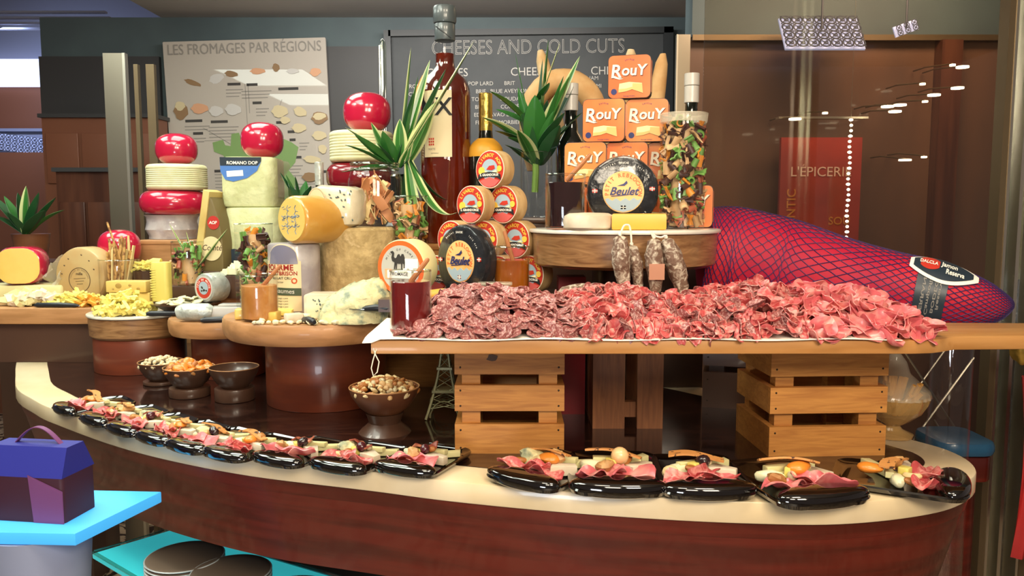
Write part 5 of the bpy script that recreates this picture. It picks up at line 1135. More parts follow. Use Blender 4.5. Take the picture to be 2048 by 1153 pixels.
# ---------------------------------------------------------------- hanging sausages
def sausage(label, pts, rad, Y, tagd=0, n=16):
    P = [at(x, y, Y) for x, y in pts]; o = P[0]; t = thing('dry_sausage', label, 'sausage', o)
    sp_ = spline([tuple(p-o) for p in P], 5, False) + [tuple(P[-1]-o)]; m = len(sp_)
    rr = [rad*(.25 if k == 0 else .3 if k == m-1 else (.62+.38*math.sin(math.pi*min(1, k/(m-1)*1.15)))) for k in range(m)]
    b = B(); b.tube(sp_, rr, n); b.v = [tuple(Vector(p)+Vector((noise.noise(Vector(p)*95), noise.noise(Vector(p)*95+Vector((5,0,0))), 0))*.0032) for p in b.v]; b.build('casing', 'dry_sausage', t)
    b = B(); b.ball(.0035, .0035, .004, TR(0, 0, .003), 8); b.build('tied_end', 'twine', t)
    if tagd: b = B(); q = P[-2]-o; b.box(-.0135, .0135, -rad-.002, -rad-.001, -.012, .016, TR(*(q+Vector((0, 0, .0))))); b.build('paper_band', 'sausage_tag', t)
    return t
YS = 1.408
sausage('leftmost pale mottled sausage hanging from the marble stand', [(1240,472),(1242,505),(1244,540),(1250,585)], .0165, YS)
sausage('shorter mottled sausage second from left, behind its string', [(1263,492),(1270,520),(1275,550),(1277,580)], .0125, YS+.014)
sausage('brown mottled sausage with a paper band, third from left', [(1308,478),(1308,510),(1310,545),(1312,590)], .0160, YS, 1)
sausage('rightmost longest mottled sausage leaning right', [(1332,478),(1345,515),(1358,555),(1366,598)], .0175, YS+.008)
for lb, P in (('white string loop holding the two left sausages', [(1240,472,0),(1243,462,0),(1248,452,.03),(1254,450,.04),(1259,453,.03),(1262,470,.01),(1263,490,.012)]), ('white string joining the two right sausages over the rim', [(1308,477,0),(1304,470,0),(1303,464,.01),(1310,472,.0),(1322,475,.0),(1330,472,0),(1333,476,.005)])):
    q = [at(x, y, YS-.002) for x, y, d in P]; b = B(); b.tube(spline([tuple(p-q[0]) for p in q], 5, False)+[tuple(q[-1]-q[0])], .0018, 6); b.build('string_loop', 'twine', label=lb, cat='string', loc=q[0])
b = B(); a, c = at(1112, 590, 1.43), at(1215, 583, 1.43); b.tube([(c-a)*(k/8) for k in range(9)], [.003, .013, .016, .017, .017, .017, .016, .012, .004], 14); b.v = [tuple(Vector(p)+Vector((0, 0, .002))*noise.noise(Vector(p)*90)) for p in b.v]
b.build('dry_sausage', 'dry_sausage', label='grey dry sausage lying behind the salami and coppa heaps', cat='sausage', loc=a)
# ---------------------------------------------------------------- the netted ham
t = thing('netted_ham', 'huge crimson ham in purple netting pointing right', 'ham', (0, 0, 0))
ax = [(1412, 515, 1.765, 200), (1432, 518, 1.76, 208), (1470, 523, 1.75, 214), (1520, 532, 1.73, 210), (1580, 543, 1.71, 202), (1680, 562, 1.66, 172), (1780, 578, 1.62, 150), (1860, 590, 1.585, 138), (1930, 602, 1.555, 112), (1985, 610, 1.535, 76), (2018, 612, 1.525, 34), (2028, 613, 1.522, 6)]
C_ = [at(x, y, Y) for x, y, Y, w_ in ax]; RR = [w_/2/F*Y for x, y, Y, w_ in ax]
cs = spline([tuple(p)+(r,) for p, r in zip(C_, RR)], 6, False) if 0 else None
def cat1(L_, n):
    o = []; k = len(L_)
    for i in range(k-1):
        a, b_, c, d = L_[max(i-1, 0)], L_[i], L_[i+1], L_[min(i+2, k-1)]
        for j in range(n): q = j/n; o.append(.5*((2*b_)+(c-a)*q+(2*a-5*b_+4*c-d)*q*q+(3*b_-a-3*c+d)*q**3))
    return o + [L_[-1]]
CC = cat1(C_, 8); RC = [max(.001, r) for r in cat1(RR, 8)]
CC = [CC[0]-Vector((.025, 0, 0))]+CC; RC = [.001]+RC
b = B(); b.tube(CC, RC, 40); b.build('ham_body', 'ham_net_body', t)
def ringpt(s_, ang, e=.0012):
    i = min(int(s_), len(CC)-2); f_ = s_-i; c = CC[i].lerp(CC[i+1], f_); r = RC[i]*(1-f_)+RC[i+1]*f_
    d = (CC[i+1]-CC[i]).normalized(); sd = d.cross(Vector((0, 0, 1))).normalized(); u = sd.cross(d)
    return c + (sd*math.cos(ang)+u*math.sin(ang))*(r+e)
b = B(); nn = 34; ln = len(CC)-1.4
for k in range(nn):
    for sg in (1, -1):
        b.tube([ringpt(1.2+(ln-1.2)*q/110, k*2*math.pi/nn + sg*q/110*6.5) for q in range(111)], .0008, 4)
b.build('netting', 'net', t, label='purple string netting')
si = lambda px: min(range(len(CC)), key=lambda i: abs(CC[i].x/CC[i].y*F+1024-px))
i0 = si(1832); 
b = B(); b.sheet(lambda u, v: ringpt(i0+u*6.5, -math.pi+.2 + v*4.4, .0022), 8, 40, .0006); b.build('paper_band', 'label_night', t, label='dark blue paper band')
def tagpt(x, y):  # oval tag lying on the upper side, coords 0..1 along, -.5..5 across
    return ringpt(i0-2.0+x*15.0, .98+y*1.25, .0045)
tb = B(); tb.sheet(lambda u, v: tagpt(u, (v-.5)*2*(.32+.10*math.sin(math.pi*u))*math.sin(math.pi*min(1, .06+u*.9))**.5), 26, 12, .0008); tb.build('oval_tag', 'letter_white', t, label='white-edged oval tag')
tb = B(); tb.sheet(lambda u, v: tagpt(.05+u*.86, .02+(v-.5)*1.72*(.32+.10*math.sin(math.pi*u))*math.sin(math.pi*min(1, .06+u*.9))**.5) + Vector((0, -.0006, .0010)), 26, 12, .0006); tb.build('tag_field', 'label_night', t)
def tagtext(s_, size, u0, w0, mt, nm, bold=.02):
    v, f = glyph(s_, bold, 0, .01); b = B(); b.add([ringpt(i0+u0 + p.x*size, w0 + p.y*size*.2, .0078+p.z*.02) for p in v], f); b.build(nm, mt, t)
tb = B(); tb.sheet(lambda u, v: tagpt(.14+u*.25, .06+(v-.5)*.42*math.sin(math.pi*(.1+u*.8))**.5)+Vector((0, -.0012, .0018)), 10, 6, .0005); tb.build('red_oval', 'label_red', t)
def bandtext(s_, s0, ang, size, mt, nm):
    v, f = glyph(s_, .015, 0, .0); b = B(); b.add([ringpt(i0+s0+p.y*size, ang+p.x*size*.32, .0034) for p in v], f); b.build(nm, mt, t)
tagtext('DALCLA', .95, 1.7, 1.05, 'letter_white', 'tag_name'); tagtext('Jamon', 1.4, 6.0, 1.1, 'letter_white', 'tag_lettering'); tagtext('Reserva', 1.3, 7.4, .85, 'letter_white', 'tag_lettering')
for k, (s_, z_) in enumerate((('SERRANO', 1.6), ('Campofino', 2.8), ('BODEGA', 4.0), ('Reserva', 5.0))): bandtext(s_, z_, .15, .9, 'ink_grey', 'band_lettering')
# support for ham: glass cylinder with fringe
q = at(1905, 480, 1.62); hz_ = min(p.z-r for p, r in zip(CC, RC) if 1800 < p.x/p.y*F+1024 < 1960)
b = B(); b.cyl(.085, ZC+.001, 1.13, TR(.0, 0, 0), 40); b = None
t = thing('glass_stand', 'smoky clear glass cylinder supporting the thin end of the ham', 'stand', (q.x-.0, 1.60, .001))
b = B(); b.lathe([(.04, 0), (.04, hz_-.002), (.038, hz_-.002), (.038, .004), (0, .004), (0, 0)], n=40); b.build('cylinder', 'glass', t)
b = B(); b.cyl(.042, hz_-.006, hz_-.001, n=40); b.build('top_disc', 'glass_thick', t)
b = B(); pf_ = at(1812, 615, 1.56)
for k in range(12): b.tube([(k*.0015, 0, 0), (.002+k*.002, -.004, -.008), (.003+k*.0012, -.006, -.024-.002*(k % 4))], .0006, 4)
b.build('net_fringe', 'twine', label='pale frayed string ends hanging below the ham behind the meats', cat='string', loc=pf_)
# ---------------------------------------------------------------- heaps of sliced meat
random.seed(11)
XA = at(798, 680, 1.21).x; XZ = at(1850, 680, 1.21).x
def lerp(L_, x):
    for (a, p), (c, q) in zip(L_, L_[1:]):
        if a <= x <= c: return p + (q-p)*(x-a)/(c-a)
    return L_[0][1] if x < L_[0][0] else L_[-1][1]
HP = [(790, .0), (815, .010), (850, .026), (880, .048), (930, .058), (1000, .056), (1060, .044), (1120, .038), (1170, .043), (1230, .052), (1290, .048), (1340, .036), (1400, .036), (1440, .044), (1510, .052), (1545, .060), (1580, .048), (1640, .052), (1700, .050), (1760, .044), (1800, .026), (1845, .008), (1860, 0)]
def Hh(x, y):
    px = x/max(y, 1.0)*F*1.0/1.0+1024
    px = x/1.29*F+1024
    h_ = lerp(HP, px); f_ = min(1, max(0, (y-1.203)/.115)); f_ = math.sin(f_*math.pi/2)**.9; g = min(1, max(0, (1.455-y)/.05))
    return h_*f_*g**.6
def place(n, meshes, x0px, x1px, label, cat, group, tilt, lay=1.0, size=(.85, 1.15), nm='slice', inward=0):
    k = 0; tries = 0
    X0, X1 = (x0px-1024)/F*1.29, (x1px-1024)/F*1.29
    pts = []; out = []
    while k < n and tries < 20000:
        tries += 1
        x = random.uniform(X0, X1); y = 1.207 + (random.random()**1.15)*.235; h_ = Hh(x, y)
        if h_ < .002: continue
        if lay == 1.0 and any(abs(x-a)+abs(y-c) < .0055 for a, c in pts): continue
        pts.append((x, y)); e_ = .004
        gx = (Hh(x+e_, y)-Hh(x-e_, y))/(2*e_); gy = (Hh(x, y+e_)-Hh(x, y-e_))/(2*e_)
        nrm = Vector((-gx*.8, -gy*.8, 1)).normalized(); q = nrm.to_track_quat('Z', 'Y')
        M = Matrix.Translation((x, y, BZ+.006+h_*lay)) @ q.to_matrix().to_4x4() @ TR(0, 0, 0, random.gauss(0, tilt), random.gauss(0, tilt), random.uniform(0, 360), random.uniform(*size))
        out.append((random.choice(meshes), M)); k += 1
    return out
def disk_mesh(r, th, amp, bend, seed, m, lobes=3, ell=1.0):
    b = B()
    def fn(u, v):
        a = u*2*math.pi; q = r*v*(1+.05*noise.noise(Vector((math.cos(a), math.sin(a), seed)))); x, y = q*math.cos(a), q*math.sin(a)*ell
        z = amp*(v**2)*math.sin(lobes*a+seed) + bend*x*x/r
        return (x, y, z)
    b.sheet(lambda u, v: fn(u, .02+v*.98), 22, 5, th)
    return b.mesh('slice', m)
def ruffle_mesh(r, seed, m, th=.0012, fold=1.0, amp=.4):
    rn = random.Random(seed); b = B(); k1 = rn.choice((2, 3)); p1 = rn.uniform(0, 6); p2 = rn.uniform(0, 6); cu = rn.uniform(.7, 1.4)*fold; el = rn.uniform(.65, .9)
    def fn(u, v):
        x = (u-.5)*2*r*1.15; y = (v-.5)*2*r*el*math.sqrt(max(.04, 1-(2*u-1)**2*.9))
        z = amp*r*(math.sin(x/r*3.2*k1/2+p1)*.5*(.3+abs(v-.5)*2) + .35*math.sin(y/r*5+p2))
        a = cu*y/r*1.5; R0 = r/1.5/max(.3, cu)
        Y = R0*math.sin(a)*(1+.25*math.sin(x/r*3+p2)); Z = R0*(1-math.cos(a)) + z*math.cos(a)
        nn = noise.noise_vector(Vector((x*28, Y*28, seed*3.7)))*r*.16
        return (x + .2*r*math.sin(Y/r*2+p1) + nn.x, Y + nn.y, Z + nn.z)
    b.sheet(fn, 16, 16, th)
    # cut edge of fat as second material
    return b.mesh('slice', m)
SAL = [disk_mesh(.0150, .0016, .0012, .10, s_, 'salami', 2, .88) for s_ in (1, 2, 3)] + [disk_mesh(.0155, .0016, .003, .25, s_, 'salami', 3, .85) for s_ in (4, 5)]
COP = [ruffle_mesh(.0165, s_, 'coppa', amp=.45, fold=1.0) for s_ in range(6)] + [ruffle_mesh(.018, 20+s_, 'salami', amp=.4, fold=.8) for s_ in range(2)]
HAM = [ruffle_mesh(.023, 40+s_, 'ham_rose', amp=.30, fold=.9) for s_ in range(6)]
def heap(name, lst, label, cat, group):
    for me, M in lst[:300]: inst(name, me, M, label, cat, group)
    return lst[300:]
def under(name, meshes, x0, x1, n, m, label, cat, lay=(.35, .6, .8)):
    b = B()
    for l in lay:
        for me, M in place(n, meshes, x0, x1, '', '', '', 22, l):
            vs = [v.co.copy() for v in me.vertices]; b.add(vs, [tuple(p.vertices) for p in me.polygons], M)
    b.build(name, m, label=label, cat=cat, kind='stuff')
under('salami_heap', [disk_mesh(.015, .003, .001, .1, 9, 'salami')], 800, 1170, 60, 'salami', 'salami slices buried deeper in the left heap', 'salami')
under('coppa_heap', COP[:2], 1165, 1600, 60, 'coppa', 'folded pink cold cuts buried deeper in the middle heap', 'cold cuts')
under('ham_heap', HAM[:2], 1580, 1838, 26, 'ham_rose', 'pink ham folds buried deeper in the right heap', 'ham')
heap('salami_slice', place(270, SAL, 800, 1165, '', '', '', 20, nm='s'), 'thin marbled salami slice in the left heap beside the dark red jam', 'salami slice', 'salami slices heaped at the left of the meat board')
heap('coppa_slice', place(300, COP, 1150, 1600, '', '', '', 32), 'crumpled marbled pink slice in the middle heap of the meat board', 'cold cut slice', 'crumpled cold cuts heaped in the middle of the meat board')
heap('ham_slice', place(110, HAM, 1600, 1842, '', '', '', 26), 'smooth rosy folded ham slice in the right heap of the meat board', 'ham slice', 'rosy ham folds heaped at the right of the meat board')
# two marked ones
b = B(); M = TR(*at(1193, 684, 1.196), 90, 20, 30); me = COP[0]; b.add([v.co*.55 for v in me.vertices], [tuple(p.vertices) for p in me.polygons]); b.build('coppa_slice', 'coppa', label='small pink slice drooping over the front edge of the meat board', cat='cold cut slice', loc=at(1193, 683, 1.19))
# ---------------------------------------------------------------- small food shapes
def bm(fn, m, name='piece'): b = B(); fn(b); return b.mesh(name, m)
ALM = bm(lambda b: b.ball(.0105, .0062, .0042, TR(0, 0, .0042), 12, e=.9), 'almond')
NUTM = [bm(lambda b: b.ball(.0075, .0062, .0058, TR(0, 0, .005), 10, amp=.0015, fr=150), 'nut'), ALM, bm(lambda b: b.tube([(.008*math.cos(a), .008*math.sin(a), .0035) for a in [k*.45 for k in range(8)]], [.001, .003, .0038, .004, .0038, .0034, .003, .001], 8), 'cashew'), bm(lambda b: b.ball(.0062, .0045, .0045, TR(0, 0, .004), 10), 'pistachio')]
CASH = NUTM[2]; PIS = NUTM[3]
APR = bm(lambda b: b.ball(.014, .011, .006, TR(0, 0, .006), 16, amp=.003, fr=70), 'apricot')
GRP = bm(lambda b: b.ball(.0085, .0075, .0075, TR(0, 0, .0075), 16), 'grape')
OLV = bm(lambda b: b.ball(.009, .008, .0075, TR(0, 0, .0075), 14, amp=.003, fr=110), 'olive')
MEL = bm(lambda b: b.ball(.0095, .0095, .0095, TR(0, 0, .0095), 18), 'melon_ball')
WAL = bm(lambda b: b.ball(.010, .008, .006, TR(0, 0, .006), 14, amp=.006, fr=160), 'nut')
CRK = bm(lambda b: b.sheet(lambda u, v: ((u-.5)*.062, (v-.5)*.018*(1-.35*u)+.003*math.sin(u*6), .004*math.sin(u*3.1)+.0005*math.sin(v*9)), 14, 4, .0022), 'cracker')
CR2 = bm(lambda b: b.sheet(lambda u, v: ((u-.5)*.04, (v-.5)*.024*(1-.5*u)+.003*math.sin(u*9), .005*math.sin(u*4)*math.cos(v*3)), 12, 5, .0022), 'bacon')
STK = bm(lambda b: b.prism([(-.034, -.005), (.032, -.007), (.035, .004), (-.034, .006)], 0, .009, bev=.0012), 'pale_cheese')
WDG = bm(lambda b: b.prism([(-.014, -.012), (.02, -.004), (.018, .008), (-.012, .012)], 0, .013, bev=.0015), 'white_rind')
CUB = bm(lambda b: b.rbox(.013, .013, .012, .002, bev=.001), 'yellow_cheese')
BLU = bm(lambda b: b.ball(.019, .014, .013, TR(0, 0, .011), 18, amp=.009, fr=70, e=.8), 'blue_mould')
BRI = bm(lambda b: b.ball(.019, .009, .008, TR(0, 0, .007), 18, amp=.005, fr=80, e=.8), 'white_cheese')
HF = [ruffle_mesh(.024, 80+s_, 'ham_rose', fold=.7, amp=.32) for s_ in range(4)]; SF = [ruffle_mesh(.022, 90+s_, 'coppa', fold=.7, amp=.4) for s_ in range(3)]
# bowls of nuts
def nutbowl(x, y, z, r, h_, name, blabel, bmt, nm, n, meshes, label, group, foot=None):
    t = thing('nut_bowl', blabel, 'bowl', (x, y, z))
    b = B(); b.lathe([(0, 0), (r*.5, 0), (r*.72, h_*.25), (r*.94, h_*.7), (r, h_), (r*.965, h_), (r*.9, h_*.72), (r*.6, h_*.45), (0, h_*.35)], n=48); b.build('bowl', bmt, t)
    b = B(); b.tube([(r*.985*math.cos(a*math.pi/24), r*.985*math.sin(a*math.pi/24), h_) for a in range(48)], r*.02, 6, close=True); b.build('rim', 'board_beech', t)
    for i in range(n):
        a = random.uniform(0, 6.283); q = random.random()**.55
        zz_ = z+h_*.78 + r*.30*(1-q*q) + random.uniform(-.003, .002)
        inst(nm, random.choice(meshes), TR(x+r*.9*q*math.cos(a), y+r*.9*q*math.sin(a), zz_, random.uniform(-50, 50), random.uniform(-50, 50), random.uniform(0, 360), random.uniform(.8, 1.15)), label, 'nut', group)
xn = at(769, 800, 1.50); nutbowl(xn.x, 1.50, zp(832, 1.47)+.0, .067, zp(788, 1.44)-zp(832, 1.47), '', 'brown bowl heaped with mixed nuts left of the front crate', 'bowl_brown', 'mixed_nut', 190, NUTM, 'mixed nut heaped in the brown bowl by the front crate', 'mixed nuts in the brown bowl')
b = B(); hb_ = zp(832, 1.47)-ZC-.0015; b.lathe([(0, 0), (.05, 0), (.045, .006), (.030, hb_*.5), (.036, hb_), (0, hb_)], n=36); b.build('display_pedestal', 'bowl_dark', label='dark turned foot under the mixed nut bowl', cat='stand', loc=(xn.x, 1.50, ZC+.001))
for (px_, Y, r, lb, meshes, nl, n, gl) in ((323, 1.93, .054, 'small bowl of pistachios under the left stands', [PIS], 'pale pistachio in the left small bowl', 110, 'pistachios in the left small bowl'), (378, 1.80, .056, 'brown bowl of almonds and dried apricots under the stands', [ALM, ALM, APR, NUTM[0]], 'almond or dried fruit in the second small bowl', 80, 'almonds and dried fruit in the second small bowl'), (468, 1.76, .054, 'empty-looking dark bowl beside the almond bowl', [], '', 0, '')):
    zt_ = zp(744, Y-r) if px_ > 330 else zp(732, Y-r); x = at(px_, 740, Y).x
    nutbowl(x, Y, zt_-.045, r, .045, '', lb, 'bowl_dark', 'pistachio' if px_ < 330 else 'almond', n, meshes, nl, gl)
    b = B(); b.cyl(r*.8, 0, zt_-.0455-ZC-.0015, n=36, bev=.002); b.build('bowl_riser', 'bowl_dark', label='dark round riser under the ' + ('pistachio bowl', 'almond bowl', 'empty-looking dark bowl')[0 if px_ < 330 else 1 if px_ < 400 else 2], cat='riser', loc=(x, Y, ZC+.0015))
# ---------------------------------------------------------------- black plates
def plate_proto():
    t = thing('tasting_plate', 'x', 'plate', (0, 0, 0), 0, 'black glass tasting plates round the counter rim')
    W_, D_, r = .138, .19, .03
    b = B()
    def rr_(w_, d_, r_, z): return [(x, y, z) for x, y in rrect(w_, d_, r_, 6, cy=D_/2)]
    rings = [rr_(W_-.03, D_-.03, .02, 0), rr_(W_-.006, D_-.006, .028, .004), rr_(W_, D_, .03, .010), rr_(W_-.003, D_-.003, .029, .0125), rr_(W_-.012, D_-.012, .026, .009), rr_(W_-.03, D_-.03, .02, .0065)]
    vs = [p for q in rings for p in q]; n = len(rings[0]); fs = [tuple(range(n))[::-1]]
    for k in range(5): fs += [(k*n+i, k*n+(i+1) % n, (k+1)*n+(i+1) % n, (k+1)*n+i) for i in range(n)]
    fs.append(tuple(5*n+i for i in range(n))); b.add(vs, fs); b.build('plate', 'black_plate', t)
    b = B(); b.ball(.067, .025, .0125, TR(0, .022, .0125), 32, e=.6); b.build('rounded_handle', 'black_plate', t, label='bulging glossy handle end')
    return t
pp = plate_proto(); used = False
# front-centre px, yaw, size, description
PLT = [((1028, 982), -36, .98, 'right of the front crate foot, plate pointing back right'), ((1238, 1003), -4, 1.08, 'second from the crate, square to the counter'), ((1427, 1008), 0, 1.04, 'third from the left crate, under the gap between crates'),
       ((1668, 1024), 14, 1.1, 'in front of the right crate, turned a little'), ((1938, 990), 62, 1.0, 'rightmost plate, turned sideways at the counter corner'),
       ((797, 957), -24, .84, 'first left of the crate'), ((660, 951), -27, .84, 'second left of the crate'), ((538, 937), -30, .82, 'third left of the crate'), ((432, 925), -33, .80, 'fourth left of the crate'),
       ((354, 909), -35, .80, 'fifth left of the crate'), ((288, 891), -38, .80, 'sixth left of the crate'), ((226, 873), -40, .80, 'seventh left of the crate'), ((170, 853), -43, .80, 'eighth left of the crate'), ((112, 830), -46, .78, 'ninth left of the crate, by the bare cream rim')]
PN = ['the plate nearest the left crate', 'the second plate right of the left crate', 'the plate between the crates', 'the plate before the right crate', 'the rightmost plate', 'the first plate left of the crate', 'the second plate left of the crate', 'the third plate left of the crate', 'the fourth plate left of the crate', 'the fifth plate left of the crate', 'the sixth plate left of the crate', 'the seventh plate left of the crate', 'the eighth plate left of the crate', 'the farthest left plate']
def food(i, M, item, me, x, y, z, rx, ry, rz, s, desc, cat):
    inst(item, me, M @ TR(x*1.05, y*1.03, z, rx, ry, rz, s*1.25), desc + ' on ' + PN[i], cat, None)
for i, (pxy, yaw, s_, d) in enumerate(PLT):
    o = onz(*pxy, ZC+.0015); random.seed(100+i)
    loc = Vector((o.x, o.y, ZC+.0015))
    if not used: pp.location = loc; pp.rotation_euler = (0, 0, R(yaw)); pp.scale = (s_,)*3; pp['label'] = 'black glass tasting plate ' + d; used = True
    else: q = dup(pp, loc, yaw, 'black glass tasting plate ' + d); q.scale = (s_,)*3
    M = TR(loc.x, loc.y, loc.z, rz=yaw, s=s_); u = random.uniform; zb = .008
    hs = HF if i % 2 else SF
    for k, lb in enumerate(('left', 'right')): food(i, M, 'ham_fold', hs[(i+k) % len(hs)], (-.028, .022)[k], .052+u(-.004, .006), zb+.009, u(-12, 12), u(-12, 12), u(-30, 30), 1.0, lb + (' rosy ham fold' if i % 2 else ' marbled cured meat fold'), 'ham')
    food(i, M, 'ham_fold', hs[(i+2) % len(hs)], 0.0, .056, zb+.014, u(-20, 20), u(-20, 20), u(0, 360), .8, 'upper folded meat slice', 'ham')
    food(i, M, 'cheese_stick', STK, .020, .118, zb, 0, 0, u(20, 50), 1.0, 'longer pale cheese stick', 'cheese')
    food(i, M, 'cheese_stick', STK, .004, .108, zb+.0095, 0, 0, u(0, 25), .85, 'upper pale cheese stick', 'cheese')
    big = BLU if i in (0, 6, 9, 11) else BRI
    food(i, M, 'soft_cheese', big, -.028, .092, zb, 0, 0, u(-40, 40), .95, 'blue-grey veined cheese lump' if big is BLU else 'white soft cheese lump', 'cheese')
    food(i, M, 'cheese_wedge', WDG, .030, .084, zb, u(-8, 8), 0, u(-60, 60), 1.0, 'small rinded cheese wedge', 'cheese')
    food(i, M, 'cheese_cube', CUB, -.006, .084, zb+.008, u(-8, 8), 0, u(-60, 60), 1.0, 'small yellow cheese cube', 'cheese')
    food(i, M, 'seeded_cracker' if i % 3 else 'seeded_cracker', (CRK, CR2)[(i in (5, 6, 7, 11)) * 1], -.002, .098, zb+.026, u(-25, 10), u(-14, 14), u(-30, 10), 1.05, 'seeded crisp cracker' if i not in (5, 6, 7, 11) else 'reddish brown crisp', 'cracker')
    for k, lb in enumerate(('front', 'rear', 'side')): food(i, M, 'nut', (CASH, WAL, ALM, PIS)[(i+k) % 4], (-.012, .014, -.04)[k], (.074, .096, .074)[k], zb+(.010, .016, .006)[k], u(-30, 30), u(-30, 30), u(0, 360), 1.1, lb + (' cashew nut', ' walnut piece', ' almond', ' pistachio nut')[(i+k) % 4], 'nut')
    fr, lb = ((APR, 'dried apricot'), (MEL, 'pale melon ball'), (OLV, 'dark dried fruit'), (APR, 'dried apricot'), (APR, 'dried apricot'), (GRP, 'dark red grape'), (GRP, 'dark red grape'), (OLV, 'dark dried fruit'), (APR, 'dried apricot'), (OLV, 'dark dried fruit'), (APR, 'dried apricot'), (GRP, 'dark red grape'), (WAL, 'pale walnut half'), (APR, 'dried apricot'))[i]
    food(i, M, 'fruit', fr, .006 if i != 4 else -.03, .086 if i != 4 else .13, zb+.014, 0, 0, u(0, 360), 1.1, lb, 'fruit')
# ---------------------------------------------------------------- small tower figurine
Yt = 1.62; p = at(891, 860, Yt); hT = .225; s_ = 1
t = thing('tower_figurine', 'small metal lattice tower souvenir standing behind the left crate', 'figurine', (p.x, Yt, ZC+.0015))
def tw_(z): f_ = z/hT; return .034*(1-f_)**2.3+.0025
b = B()
for sx in (-1, 1):
    for sy in (-1, 1): b.tube([(sx*tw_(z), sy*tw_(z), z) for z in [hT*k/12 for k in range(12)]], [.0035-.0002*k for k in range(12)], 5)
b.tube([(0, 0, hT*.85), (0, 0, hT)], .0012, 5); b.build('corner_strut', 'iron', t)
b = B()
for k in range(9):
    z0, z1 = hT*.09*k+.03*(k == 0), hT*.09*(k+1)
    a, c = tw_(z0), tw_(z1)
    for q in range(4):
        M = TR(rz=90*q); b.tube([M @ Vector((-a, -a, z0)), M @ Vector((c, -c, z1))], .0008, 4); b.tube([M @ Vector((a, -a, z0)), M @ Vector((-c, -c, z1))], .0008, 4)
b.build('cross_bracing', 'iron', t)
b = B()
for z in (.052, .098): a = tw_(z)+.004; b.box(-a, a, -a, a, z, z+.005)
b.build('platform', 'iron', t)
b = B()
for q in range(4): M = TR(rz=90*q); b.tube([M @ Vector((.028*math.cos(a), -.029, .002+.034*math.sin(a))) for a in [math.pi*k/10 for k in range(11)]], .0014, 5)
b.build('arch', 'iron', t)
# ---------------------------------------------------------------- glass compote at right
Yc = 1.47; q = at(1800, 870, Yc); t = thing('glass_compote', 'footed clear glass bowl covered with cling film behind the right crate', 'bowl', (at(1788, 800, Yc).x, Yc, ZC+.0015)); t.scale = (.86,)*3
b = B(); b.lathe([(0, 0), (.04, 0), (.042, .006), (.02, .016), (.014, .024), (.03, .034), (.055, .055), (.068, .078), (.071, .095), (.068, .095), (.05, .058), (0, .045)], n=48, fn=lambda p: ((p[0]*(1+.03*math.cos(16*math.atan2(p[1], p[0]))), p[1]*(1+.03*math.cos(16*math.atan2(p[1], p[0]))), p[2]) if p[2] > .03 else p)); b.build('ribbed_bowl', 'glass_gold_refraction', t)
b = B(); b.lathe([(.073, .090), (.070, .104), (.05, .122), (.03, .140), (.022, .165), (.008, .185), (0, .19)], n=48, fn=lambda p: (p[0]*(1+.03*math.sin(23*math.atan2(p[1], p[0]))), p[1]*(1+.03*math.sin(23*math.atan2(p[1], p[0]))), p[2])); b.build('film_cover', 'wrap', t, label='pleated cling film')
for i in range(26):
    a = random.uniform(0, 6.28); b = B(); b.tube([(0, 0, 0), (.016*math.cos(a), .016*math.sin(a), .02), (.034*math.cos(a), .034*math.sin(a), .042+.02*(i % 2))], .0042, 6)
    b.build('breadstick', 'golden_stick', label='short golden breadstick leaning inside the footed glass bowl', cat='breadstick', group='breadsticks in the footed glass bowl', loc=(t.location.x+.012*math.cos(a*2), Yc+.012*math.sin(a*2), ZC+.045))
# crossed steel rods beyond the counter, blue seat, red cloth
t = thing('crossed_rods', 'slim steel rods crossing behind the footed glass bowl', 'rods', (0, 0, 0))
for (x0, y0, x1, y1, Y) in ((1948, 716, 1828, 880, 1.95), (1810, 706, 1936, 896, 2.0), (1895, 694, 1840, 770, 2.3), (1868, 840, 1900, 892, 2.3)):
    b = B(); b.tube([at(x0, y0, Y), at(x1, y1, Y)], .0028, 6); b.build('rod', 'brushed_steel', t)
b = B(); b.box(-.1, .28, 0, .01, 0, zp(690, 2.36)); b.build('dark_screen', 'bowl_dark', label='dark low screen behind the crossed rods', cat='screen', loc=(at(1850, 480, 2.36).x, 2.36, 0))
t = thing('low_stool', 'dark blue cushioned seat just beyond the right end of the counter', 'seat', (at(1925, 920, 1.82).x, 1.86, 0)); hz_ = zp(935, 1.72)
b = B(); b.rbox(.135, .16, .035, .04, TR(0, 0, hz_), .012); b.build('cushion', 'seat_blue', t)
b = B(); b.rbox(.12, .14, .06, .03, TR(0, 0, hz_-.061), .005); b.cyl(.05, 0, hz_-.06); b.build('seat_base', 'mahogany', t)
b = B(); xr_ = at(2068, 850, 1.75).x
b.sheet(lambda u, v: (xr_-.03+.02*math.sin(v*3)+u*.16, 1.75+.012*math.sin(u*26+v*2)+.01*math.sin(u*11), zp(755, 1.75)-v*.42), 30, 14, .004)
b.build('red_cloth', 'red_cloth', label='red pleated cloth hanging beyond the corner frame at the right edge', cat='cloth')
b = B(); b.ball(.02, .02, .03, I4, 16, amp=.01, fr=60); b.build('gold_ornament', 'gold_foil', label='pale gold ornament above the red cloth at the right edge', cat='ornament', loc=at(2042, 700, 1.76))
b = B(); b.rbox(.06, .03, .34, .012, TR(), .004); b.build('wrapped_bread', 'blue_vein_wrap', label='tall film-wrapped loaf at the far right edge behind the frame', cat='bread', loc=(at(2052, 480, 2.0).x, 2.02, zp(560, 2.0)))
b = B(); b.box(-.05, .06, -.04, .05, 0, zp(560, 2.0)); b.build('pedestal', 'bowl_dark', label='dark pedestal under the wrapped loaf at the far right edge', cat='pedestal', loc=(at(2052, 480, 2.0).x, 2.02, 0))
